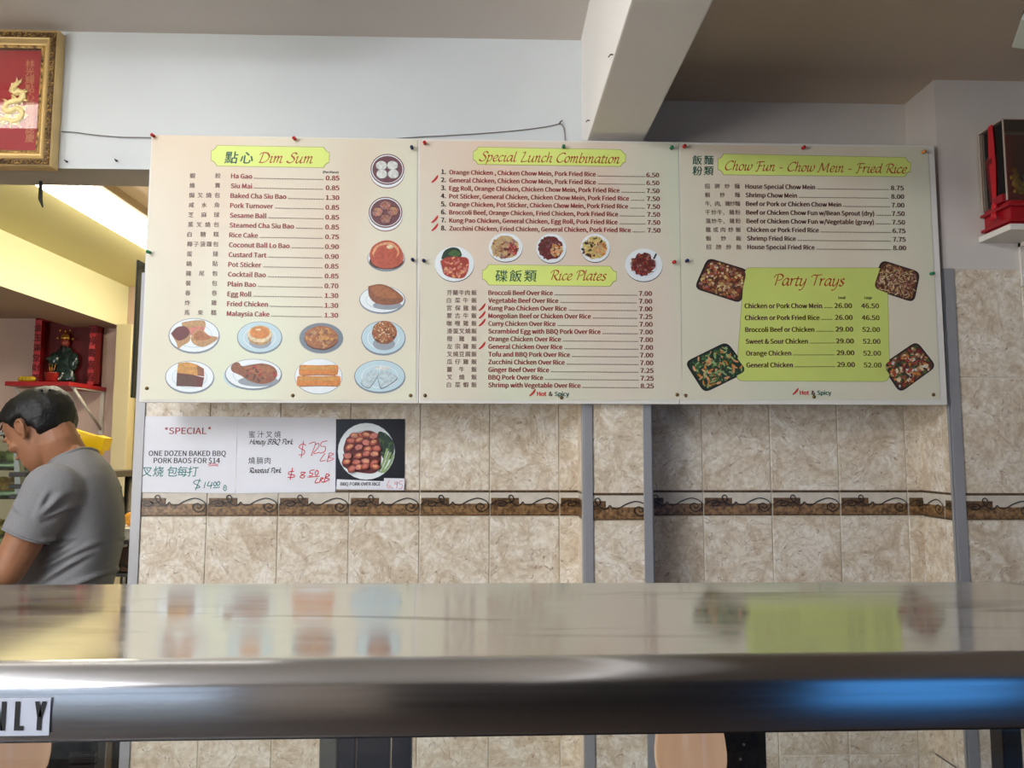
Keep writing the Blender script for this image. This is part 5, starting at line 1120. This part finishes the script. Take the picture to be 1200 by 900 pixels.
mb.tube([at(186, 161.5, 2.096), at(330, 172, 2.09), at(500, 160, 2.096)], .0014, wire, 6)
tag(mb.build('wall_wire'), 'thin grey wire running along the white wall behind the tops of the menus', 'wire')
scr = mat('screw_dark', (70, 64, 60), .4, metal=.6)
for (x, y, a, lab) in ((78.5, 189.5, -.7, 'small dark wall hook just right of the gold frame'), (137, 188.5, -.9, 'small dark wall hook halfway between gold frame and menus'), (656, 145, .5, 'small nail holding the wire near the ceiling beam')):
    p = at(x, y, 2.1); mb = MB(); mb.tube([(p.x, 2.1, p.z), (p.x, 2.088, p.z), (p.x+.008*math.cos(a), 2.085, p.z+.008*math.sin(a))], .0017, scr, 6); mb.lathe([(.003, 0), (.003, .0015), (.0005, .002)], (p.x, 2.0995, p.z), scr, 10, Matrix.Rotation(math.radians(90), 3, 'X')); tag(mb.build('wall_hook'), lab, 'hook', 'wall hooks above the menus')
for (x, y) in ((718.5, 64), (691, 141)):
    Yb = .264/((at(x, y, 1).x-0)/1.0) if at(x, y, 1).x > 0 else 1; p = at(x, y, Yb)
    mb = MB(); mb.tube([(.266, p.y, p.z), (.258, p.y, p.z), (.256, p.y+.012, p.z+.001)], .0016, scr, 6); tag(mb.build('beam_nail'), 'small bent nail high on the lit side of the ceiling beam' if y < 100 else 'small nail low on the lit side of the ceiling beam', 'nail')
# =================================================================== CASE ON THE RIGHT PIER
wsh = mat('shelf_white', (228, 222, 212), .45, var=.04, scale=8)
zsb = at(1146, 285, YP).z; xs0 = at(1146, 285, YP).x
t = thing('wall_shelf', (xs0+.2, YP, zsb), 'white wall shelf under the glass case on the right pier', 'shelf')
mb = MB(); mb.box((xs0, YP-.128, zsb), (xs0+.46, YP-.003, zsb+.016), wsh, .002); mb.build('board', t)
for dx in (.11, .36):
    mb = MB(); mb.box((xs0+dx, YP-.11, zsb-.012), (xs0+dx+.02, YP-.003, zsb-.0005), wb); mb.box((xs0+dx, YP-.012, zsb-.12), (xs0+dx+.02, YP-.003, zsb-.0005), wb); mb.tube([(xs0+dx+.01, YP-.1, zsb-.008), (xs0+dx+.01, YP-.008, zsb-.11)], .005, wb, 6); mb.build('bracket', t)
rbx = mat('case_red_lacquer', (158, 12, 26), .3, var=.15, scale=10)
zb0 = zsb+.0165; cx0 = at(1147, 157, YP-.01).x; ztop = at(1147, 157, YP-.01).z; cx1 = cx0+.40; cy0, cy1 = YP-.105, YP-.006
t = thing('display_case', (cx0+.2, YP-.05, zb0), 'clear display case with red base and gold ornament on the right white shelf', 'case')
zmid = at(1153, 248, YP-.01).z
mb = MB(); hB = zmid-zb0
mb.box((cx0+.004, cy0-.004, zb0), (cx1, cy1, zmid), rbx, .003)
for f in (.18, .78): mb.box((cx0-.008, cy0-.014, zb0+hB*f-.004), (cx1+.008, cy1, zb0+hB*f+.004), rbx, .003)
mb.build('base', t)
acr = glass('acrylic', (.93, .92, .90)); edge = mat('acrylic_edge', (196, 176, 160), .2, spec=.8); dedge = mat('case_top_edge', (120, 20, 28), .35)
mb = MB()
mb.box((cx0, cy0, zmid), (cx0+.003, cy1, ztop), acr); mb.box((cx0+.003, cy0, zmid), (cx1, cy0+.003, ztop), acr); mb.box((cx0, cy0, ztop-.003), (cx1, cy1, ztop), acr); mb.box((cx1-.003, cy0+.003, zmid), (cx1, cy1, ztop-.003), acr)
mb.build('clear_cover', t)
mb = MB()
for (x, y) in ((cx0, cy0), (cx0, cy1-.003)): mb.box((x-.001, y-.001, zmid), (x+.002, y+.002, ztop), edge)
mb.box((cx0-.001, cy0-.001, ztop-.002), (cx1, cy0+.002, ztop+.001), edge); mb.box((cx0-.001, cy0-.001, ztop-.002), (cx0+.002, cy1, ztop+.001), edge); mb.build('cover_edge', t)
mb = MB(); mb.box((cx0+.004, cy1-.004, zmid), (cx1-.004, cy1-.001, ztop-.004), mat('case_back_panel', (164, 146, 138), .6)); mb.box((cx0+.004, cy1-.006, ztop-.02), (cx1-.004, cy1-.004, ztop-.012), dedge); mb.build('back_panel', t)
dr = mat('case_inner_dark_red', (112, 8, 20), .5, var=.15, scale=8)
px0 = at(1180, 200, cy0+.03).x
mb = MB(); mb.prism([(px0, cy0+.03, zmid+.02), (cx1-.03, cy0+.03, zmid+.02), (cx1-.03, cy0+.03, ztop-.03), (px0, cy0+.03, ztop-.03)], (0, .012, 0), dr); mb.prism([(px0-.022, cy0+.045, zmid), (px0+.03, cy0+.045, zmid), (px0+.03, cy0+.045, ztop-.05), (px0-.004, cy0+.045, ztop-.05), (px0-.03, cy0+.045, ztop-.09)], (0, .025, 0), dr)
mb.box((px0-.03, cy0+.012, zmid), (cx1-.03, cy0+.05, zmid+.022), rbx, .003); mb.build('inner_stand', t)
mb = MB(); fx = at(1192, 212, cy0+.025)
gf = mat('case_gold', (214, 164, 50), .3, metal=.6)
for (x, y, r_) in ((1186, 208, .006), (1189, 199, .006), (1191, 205, .008), (1189, 216, .007), (1193, 213, .009), (1194, 222, .009), (1197, 226, .008), (1199, 216, .008), (1203, 221, .011), (1203, 208, .01), (1190, 224, .006), (1208, 226, .01)):
    p = at(x, y, cy0+.026); mb.ell(p, (r_, .004, r_*1.1), gf, seg=10, ring=7)
mb.tube([at(1188, 197, cy0+.024), at(1192, 206, cy0+.024), at(1188, 214, cy0+.024), at(1194, 221, cy0+.024), at(1204, 226, cy0+.024)], [.003, .005, .005, .007, .006], gf, 7); mb.build('gold_ornament', t)
rib = mat('ribbon_red', (200, 22, 36), .45)
mb = MB(); xr = cx0-.002; ry = cy0+.045
mb.loft([[(xr-.0012, ry-w_, z), (xr-.0012, ry+w_, z), (xr+.0006, ry+w_, z), (xr+.0006, ry-w_, z)] for w_, z in ((.008, ztop+.001), (.011, ztop-.06), (.012, ztop-.11), (.007, zmid+.02), (.009, zmid), (.006, zmid-.03))], rib, smooth=False)
mb.ell((xr-.003, ry, zmid-.002), (.004, .009, .012), rib, seg=10, ring=8)
for k in range(5): mb.tube([(xr-.004, ry+(k-2)*.003, zmid-.01), (xr-.006, ry+(k-2)*.005, zmid-.04)], .0016, rib, 5)
mb.build('ribbon_tassel', t)
# pale fixture at the right edge of the ceiling
p = at(1190, 45.5, 1.55)
t = thing('ceiling_fixture', (p.x+.1, 1.45, ZC_R), 'corner of a pale ceiling fixture at the upper right edge', 'lamp')
M = Matrix.Translation(p) @ Matrix.Rotation(math.radians(-28), 4, 'Z') @ Matrix.Rotation(math.radians(24), 4, 'Y')
mb = MB(); mb.box((0, -.12, -.02), (.34, 0, .0), mat('fixture_white', (206, 214, 204), .4), .002, M); mb.build('panel', t)
mb = MB(); mb.box((-.002, -.122, 0), (.342, .002, .004), mat('fixture_dark_edge', (60, 54, 46), .5), 0, M); mb.build('edge', t)
mb = MB(); q = M @ Vector((.12, -.06, .004)); mb.tube([q, (q.x, q.y, ZC_R)], .006, scr, 8); q = M @ Vector((.26, -.06, .004)); mb.tube([q, (q.x, q.y, ZC_R)], .006, scr, 8); mb.build('rod', t)
# =================================================================== THE MAN BEHIND THE COUNTER
PYm = 2.25
skin = mat('skin', (168, 116, 84), .5, var=.14, scale=22, bump=.05)
cloth = mat('tshirt_grey', (142, 141, 143), .9, spec=.15, var=.10, scale=260, bump=.08)
hairm = mat('hair_black', (7, 6, 7), .5, c2=(12, 11, 11), scale=90, bump=.3)
def mp(px, py, Y=PYm): return at(px, py, Y)
S_ = PYm/FPX
def sect(z, x0, x1, b, yc=PYm, n=28, e=2.4, grow=0.0):
    cx, a = (x0+x1)/2, abs(x1-x0)/2; a = math.sqrt(max(a*a-(.27*b)**2, .03**2))+grow; b = b+grow; P = []
    for k in range(n):
        q = 2*math.pi*k/n; c, s = math.cos(q), math.sin(q)
        dy = b*math.copysign(abs(s)**(2/e), s); P.append(Vector((cx+a*math.copysign(abs(c)**(2/e), c)-.3*dy, yc+dy, z)))    # turned a little to the camera
    return P
TORSO = [(760, 24, 126, .165), (725, 21, 128, .17), (690, 19, 134, .178), (665, 26, 140, .18), (640, 36, 146, .185), (615, 43, 148, .19), (590, 44, 147, .198), (570, 45, 143, .20), (556, 50, 137, .185), (545, 58, 130, .15), (536, 65, 121, .118), (528, 73, 113, .09), (522, 79, 107, .075)]
def capsule(mb, pts, rs, m, n=16):
    mb.tube(pts, rs, m, n); mb.ell(pts[0], (rs[0],)*3, m); mb.ell(pts[-1], (rs[-1],)*3, m)
def remesh(mb, voxel, smooth=4):
    me = bpy.data.meshes.new('tmp'); me.from_pydata([tuple(v) for v in mb.v], [], mb.f)
    bm = bmesh.new(); bm.from_mesh(me); bmesh.ops.recalc_face_normals(bm, faces=bm.faces); bm.to_mesh(me); bm.free()
    o = bpy.data.objects.new('tmp', me); COL.objects.link(o)
    r = o.modifiers.new('r', 'REMESH'); r.mode = 'VOXEL'; r.voxel_size = voxel
    s = o.modifiers.new('s', 'SMOOTH'); s.factor = .5; s.iterations = smooth
    dg = bpy.context.evaluated_depsgraph_get(); out = bpy.data.meshes.new_from_object(o.evaluated_get(dg))
    bpy.data.objects.remove(o); bpy.data.meshes.remove(me)
    return out
def put(me, name, m, parent, solid=0.0):
    off = wloc(parent); me.name = name
    for v in me.vertices: v.co -= off
    me.materials.clear(); me.materials.append(m); me.polygons.foreach_set('use_smooth', [True]*len(me.polygons)); me.update()
    o = bpy.data.objects.new(name, me); COL.objects.link(o); o.parent = parent
    if solid: s = o.modifiers.new('thickness', 'SOLIDIFY'); s.thickness = solid; s.offset = -1
    return o
HC = mp(48.5, 503.5, 2.24)
HM = Matrix.Translation(HC) @ Matrix.Rotation(math.radians(-12), 4, 'Z') @ Matrix.Rotation(math.radians(-34), 4, 'Y')
def hd(f, s, h): return HM @ Vector((-f, s, h*.94))
HEAD = [(-.116, .066, .030, .020), (-.108, .080, .004, .034), (-.090, .087, -.024, .047), (-.068, .089, -.048, .056), (-.046, .088, -.066, .062), (-.020, .090, -.084, .068), (0, .086, -.095, .072), (.012, .086, -.099, .0735), (.028, .093, -.102, .075), (.05, .090, -.102, .0755), (.072, .080, -.096, .071), (.092, .060, -.080, .058), (.105, .034, -.055, .038), (.111, .010, -.030, .016)]
def hsect(h, f0, b0, w_, n=32, grow=0.0):
    c, a = (f0+b0)/2, (f0-b0)/2+grow; P = []
    for k in range(n):
        q = 2*math.pi*k/n; cq, sq = math.cos(q), math.sin(q); e = 2.25
        P.append((c+a*math.copysign(abs(cq)**(2/e), cq), (w_+grow)*math.copysign(abs(sq)**(2/e), sq), h))
    return P
root = thing('person', (mp(85, 690).x, PYm, 0), 'man in a grey t-shirt with short black hair bowing his head behind the counter', 'person')
# --- one continuous body
B = MB()
B.loft([sect(mp(85, py).z, mp(x0, py).x, mp(x1, py).x, b, grow=-.026) for py, x0, x1, b in TORSO], skin)
xh = mp(75, 760).x
B.loft([sect(z, xh-a, xh+a, b) for z, a, b in ((.82, .085, .13), (.90, .12, .165), (.98, .125, .165), (1.02, .118, .155))], skin)
for sy in (-1, 1):
    capsule(B, [(xh, PYm+sy*.09, .90), (xh-.01, PYm+sy*.095, .68), (xh-.005, PYm+sy*.095, .48)], [.088, .07, .054], skin)
    capsule(B, [(xh-.005, PYm+sy*.095, .48), (xh+.02, PYm+sy*.095, .32), (xh+.02, PYm+sy*.095, .10)], [.054, .055, .037], skin)
    B.ell((xh-.05, PYm+sy*.10, .045), (.12, .042, .04), skin)
capsule(B, [mp(84, 556), mp(77, 536), hd(-.03, 0, -.06), hd(-.035, 0, -.02)], [.066, .060, .056, .055], skin)
B.loft([[hd(*p) for p in hsect(*s)] for s in HEAD], skin)
# face: nose, lips, brow, lids, chin
B.loft([[hd(f, s*k, h) for s, k, f in ((0, 0, ft), (.009, w_, ft-.008), (.016, w_, .07), (-.016, w_, .07), (-.009, w_, ft-.008))] for h, ft, w_ in ((.022, .090, .55), (.005, .094, .6), (-.015, .106, .8), (-.028, .113, 1.0), (-.036, .110, 1.15), (-.042, .094, 1.0))], skin)
for s in (-1, 1):
    B.ell(hd(.100, s*.011, -.036), (.010, .008, .007), skin, HM.to_3x3())
    B.ell(hd(.084, s*.034, .019), (.012, .020, .006), skin, HM.to_3x3())
    B.ell(hd(.076, s*.034, .002), (.011, .015, .010), skin, HM.to_3x3())
    B.ell(hd(.060, s*.048, -.022), (.022, .018, .016), skin, HM.to_3x3())
    # ear: rim, lobe and bowl wall
    e = [(.006, -.004), (.012, .012), (.006, .026), (-.008, .031), (-.019, .024), (-.022, .008), (-.016, -.010), (-.008, -.022), (0, -.028)]
    pts = [hd(f, s*(.074+.014*min(1, (.012-f)/.03)), h-.006) for f, h in spline(e, 4)]
    B.tube(pts, [.0044]*len(pts), skin, 8)
    B.ell(hd(-.001, s*.079, -.032), (.008, .0045, .009), skin, HM.to_3x3()); B.ell(hd(-.006, s*.0745, -.004), (.016, .006, .024), skin, HM.to_3x3())
    q = [hd(f, s*(.080), h-.006) for f, h in spline([(.0, .014), (-.012, .014), (-.013, .0), (-.006, -.013)], 3)]; B.tube(q, [.003]*len(q), skin, 6)
B.ell(hd(.090, 0, -.064), (.007, .022, .005), skin, HM.to_3x3()); B.ell(hd(.088, 0, -.074), (.008, .019, .006), skin, HM.to_3x3()); B.ell(hd(.076, 0, -.102), (.014, .02, .013), skin, HM.to_3x3())
# arms and hands
def arm(sy):
    yo = PYm+sy*.215
    sh = mp(62, 572, yo); el = mp(9, 668, yo+sy*.03); wr = mp(-78, 700, yo-sy*.06)
    capsule(B, [sh, sh.lerp(el, .5), el], [.058, .049, .042], skin)
    capsule(B, [el, el.lerp(wr, .35), wr], [.042, .044, .028], skin)
    d = (wr-el).normalized(); u = Vector((0, 0, 1)); sd = d.cross(u).normalized(); u = sd.cross(d)
    pc_ = wr+d*.05
    B.ell(pc_, (.052, .040, .016), skin, Matrix((d, sd, u)).transposed())
    for k, ln in enumerate((.066, .076, .070, .056)):
        o = wr+d*.088+sd*(-.030+.020*k); a = o+d*ln*.5-u*.006; b_ = a+d*ln*.32-u*.022; c_ = b_+d*ln*.10-u*.020
        B.tube([o-d*.02, o, a, b_, c_], [.0095, .0095, .0088, .0082, .0066], skin, 8); B.ell(c_, (.0066,)*3, skin, seg=8, ring=6)
    s2 = -sy
    a = wr+d*.03+sd*(s2*.03); b_ = a+d*.03+sd*(s2*.024)-u*.006; c_ = b_+d*.028+sd*(s2*.006)-u*.008
    B.tube([a-sd*s2*.02, a, b_, c_], [.014, .013, .011, .008], skin, 8); B.ell(c_, (.008,)*3, skin, seg=8, ring=6)
    return sh, el
arms = [arm(-1), arm(1)]
put(remesh(B, .0042, 3), 'body', skin, root)
# --- hair shell: thins to nothing at the hairline
def hairline(f, s, n):
    """lowest height of the hair at this side of the head"""
    if f > .062: return .066
    if f > .030: return .066-(.062-f)/.032*.030
    if f > .012: return -.006+(f-.012)/.018*.042
    if f > -.030: return .018+(-.012-f)*0 if f > -.02 else -.02
    return -.052-.02*min(1, (-.03-f)/.05)
H = MB(); rings = []
hs = [-.085+.0085*i for i in range(23)]+[.110, .1125]
def hinterp(h):
    for a, b in zip(HEAD[:-1], HEAD[1:]):
        if a[0] <= h <= b[0]: k = (h-a[0])/(b[0]-a[0]); return tuple(a[i]+(b[i]-a[i])*k for i in range(4))
    return HEAD[-1] if h > 0 else HEAD[0]
rr = random.Random(11); nseg = 72
for h in hs:
    _, f0, b0, w_ = hinterp(h); ring_ = []
    for (f, s, hh) in hsect(h, f0, b0, w_, nseg):
        hl = hairline(f, s, 0); k = max(0, min(1, (h-hl)/.022)); k = k*k*(3-2*k)
        nz = noise.noise(Vector((f*55, s*55, h*22)))*.004 + noise.noise(Vector((f*180, s*180, h*40)))*.0018
        g = -.010*(1-k)+(.013+nz)*k
        if f > .05 and h > .06: g += .010*k
        l = math.hypot(f+.005, s) or 1e-6
        ring_.append(hd(f+(f+.005)/l*g, s+s/l*g, h+max(0, (h-.05)/.06)*(.010+nz)*k))
    rings.append(ring_)
top = hd(-.01, 0, .124); H.loft(rings, hairm, cap=False)
n0 = (len(rings)-1)*nseg; H.v.append(top); H.attr.append((0, 0, 0))
for k in range(nseg): H.f.append([n0+k, n0+(k+1) % nseg, len(H.v)-1]); H.m.append(0); H.sm.append(True)
for i in range(80):     # forelock and crown tufts
    f = rr.uniform(.02, .078); s = rr.uniform(-.06, .06); h0 = .088-.30*max(0, f-.05)-abs(s)*.25
    a = hd(f-.03, s, h0+.016); b = hd(f+.004, s*1.03, h0+.016+rr.uniform(-.003, .004)); c = hd(f+.034, s*1.05, h0-.004+rr.uniform(-.004, .002))
    H.tube([a, b, c], [.0045, .004, .0008], hairm, 6)
for i in range(60):
    f = rr.uniform(-.09, .02); s = rr.uniform(-.05, .05); h0 = .112-.9*(f+.02)**2*8-abs(s)*.22
    H.tube([hd(f-.018, s, h0), hd(f, s, h0+.006), hd(f+.022, s*1.02, h0-.002)], [.003, .0032, .0006], hairm, 6)
H.build('hair', root)
mb = MB()
for s in (-1, 1):
    pts = [hd(.0905-.5*(abs(x)**2)*.02, s*(.016+.034*x), .030+.008*math.sin(x*2.2)-.007*x) for x in (0, .25, .5, .75, 1.0)]
    pts = [hd(.094-.022*x*x, s*(.016+.036*x), .031+.006*math.sin(x*2.4)-.006*x) for x in (0, .25, .5, .75, 1.0)]
    mb.tube(pts, [.003, .0042, .004, .003, .001], hairm, 6)
mb.build('eyebrow', root)
mb = MB()
for s in (-1, 1): mb.ell(hd(.0815, s*.034, -.001), (.007, .011, .004), mat('eye_dark', (30, 24, 22), .2), HM.to_3x3(), 12, 8)
mb.build('eye', root)
# --- t-shirt
T = MB()
T.loft([sect(mp(85, py).z, mp(x0, py).x, mp(x1, py).x, b, n=40) for py, x0, x1, b in TORSO], cloth)
SL = []
for (sh, el) in arms:
    en = sh.lerp(el, .60); d = (el-sh).normalized()
    T.tube([sh-d*.03, sh, sh.lerp(el, .3), en, en+d*.02], [.05, .070, .065, .060, .060], cloth, 20); T.ell(sh, (.070, .068, .068), cloth); SL.append((en, d))
me = remesh(T, .0062, 6)
FOLDS = [((74, 603), (96, 578), 5.0, .011), ((76, 606), (100, 590), 4.2, .008), ((72, 600), (84, 574), 4.0, .006), ((50, 660), (92, 640), 4.5, .008), ((50, 668), (106, 640), 4.5, .010), ((48, 684), (100, 652), 5.0, .009), ((62, 632), (92, 630), 4.0, .006), ((78, 690), (132, 668), 5.0, .007), ((60, 648), (88, 632), 3.6, .005), ((108, 672), (136, 655), 5, .005), ((40, 588), (60, 600), 6, .004)]
off_ = []
seg = [(mp(a[0], a[1], 2.08), mp(b[0], b[1], 2.08), w_*2.08/FPX, dp) for a, b, w_, dp in FOLDS]
me.update()
nrm = [v.normal.copy() for v in me.vertices]
for v, nn in zip(me.vertices, nrm):
    dsp = noise.noise(v.co*9)*.003
    if nn.y < .35:
        for a, b, w_, dp in seg:
            ax, az, bx, bz = a.x, a.z, b.x, b.z; L2 = (bx-ax)**2+(bz-az)**2; u = ((v.co.x-ax)*(bx-ax)+(v.co.z-az)*(bz-az))/L2
            if -.15 < u < 1.15:
                s = ((v.co.x-ax)*-(bz-az)+(v.co.z-az)*(bx-ax))/math.sqrt(L2)/w_
                if abs(s) < 3: dsp += 1.25*dp*math.exp(-s*s*.9)*math.sin(s*2.2+.5)*math.sin(math.pi*max(0, min(1, (u+.15)/1.3)))*1.1
    v.co += nn*dsp
bm = bmesh.new(); bm.from_mesh(me)
cb, cf = mp(110, 525), mp(60, 549); cn = Vector((-(cb.z-cf.z), 0, cb.x-cf.x)); cn = cn if cn.z > 0 else -cn
dead = []
nk = mp(87, 540)
for v in bm.verts:
    p = v.co
    if (p-cb).dot(cn) > 0 and math.hypot((p.x-nk.x), p.y-nk.y) < .12: dead.append(v)
    elif p.z < mp(85, 752).z: dead.append(v)
    else:
        for en, d in SL:
            if (p-en).dot(d) > 0 and (p-en).length < .13 and abs(p.y-PYm) > .193: dead.append(v); break
bmesh.ops.delete(bm, geom=dead, context='VERTS')
loops = []; todo = set(e for e in bm.edges if e.is_boundary)
while todo:
    e = todo.pop(); lp = [e.verts[0], e.verts[1]]
    while True:
        nx = next((x for x in lp[-1].link_edges if x in todo), None)
        if nx is None: break
        todo.discard(nx); lp.append(nx.other_vert(lp[-1]))
    if len(lp) > 20: loops.append(lp[:-1] if lp[0] is lp[-1] else lp)
curves = []
for lp in loops:
    co = [v.co.copy() for v in lp]; n = len(co)
    for _ in range(14): co = [(co[i-1]+co[i]*2+co[(i+1) % n])/4 for i in range(n)]
    for v, c_ in zip(lp, co): v.co = c_
    curves.append(co)
bm.to_mesh(me); bm.free()
ts = put(me, 'tshirt', cloth, root, .003)
curves.sort(key=lambda c_: -sum(p.z for p in c_)/len(c_))
for j, co in enumerate(curves[:3]):
    mb = MB(); ps = co[::2]+[co[0]]; mb.tube(ps, .0042 if j == 0 else .0024, cloth, 6, cap=False); mb.build('collar' if j == 0 else 'sleeve_hem', ts)
# trousers and shoes (hidden by the counter)
tr = mat('trousers_dark', (34, 34, 40), .8); mb = MB()
mb.loft([sect(z, xh-a, xh+a, b) for z, a, b in ((.80, .10, .16), (.90, .132, .178), (.99, .136, .176), (1.03, .130, .168))], tr)
for sy in (-1, 1): mb.tube([(xh, PYm+sy*.092, .88), (xh-.01, PYm+sy*.097, .68), (xh, PYm+sy*.097, .48), (xh+.02, PYm+sy*.097, .30), (xh+.02, PYm+sy*.097, .07)], [.098, .084, .072, .068, .06], tr, 18)
put(remesh(mb, .009, 4), 'trousers', tr, root)
shm = mat('shoe_black', (22, 20, 20), .5)
for sy in (-1, 1):
    mb = MB(); mb.loft([[(xh+.09+dx*1, PYm+sy*.10-w_, z), (xh+.09+dx, PYm+sy*.10+w_, z), (xh+.09+dx, PYm+sy*.10+w_*.8, z+hh), (xh+.09+dx, PYm+sy*.10-w_*.8, z+hh)] for dx, w_, z, hh in ((0, .032, .001, .07), (-.06, .046, .001, .105), (-.12, .05, .001, .10), (-.2, .055, .001, .075), (-.265, .045, .001, .055), (-.285, .02, .001, .03))], shm); mb.build('shoe', root)
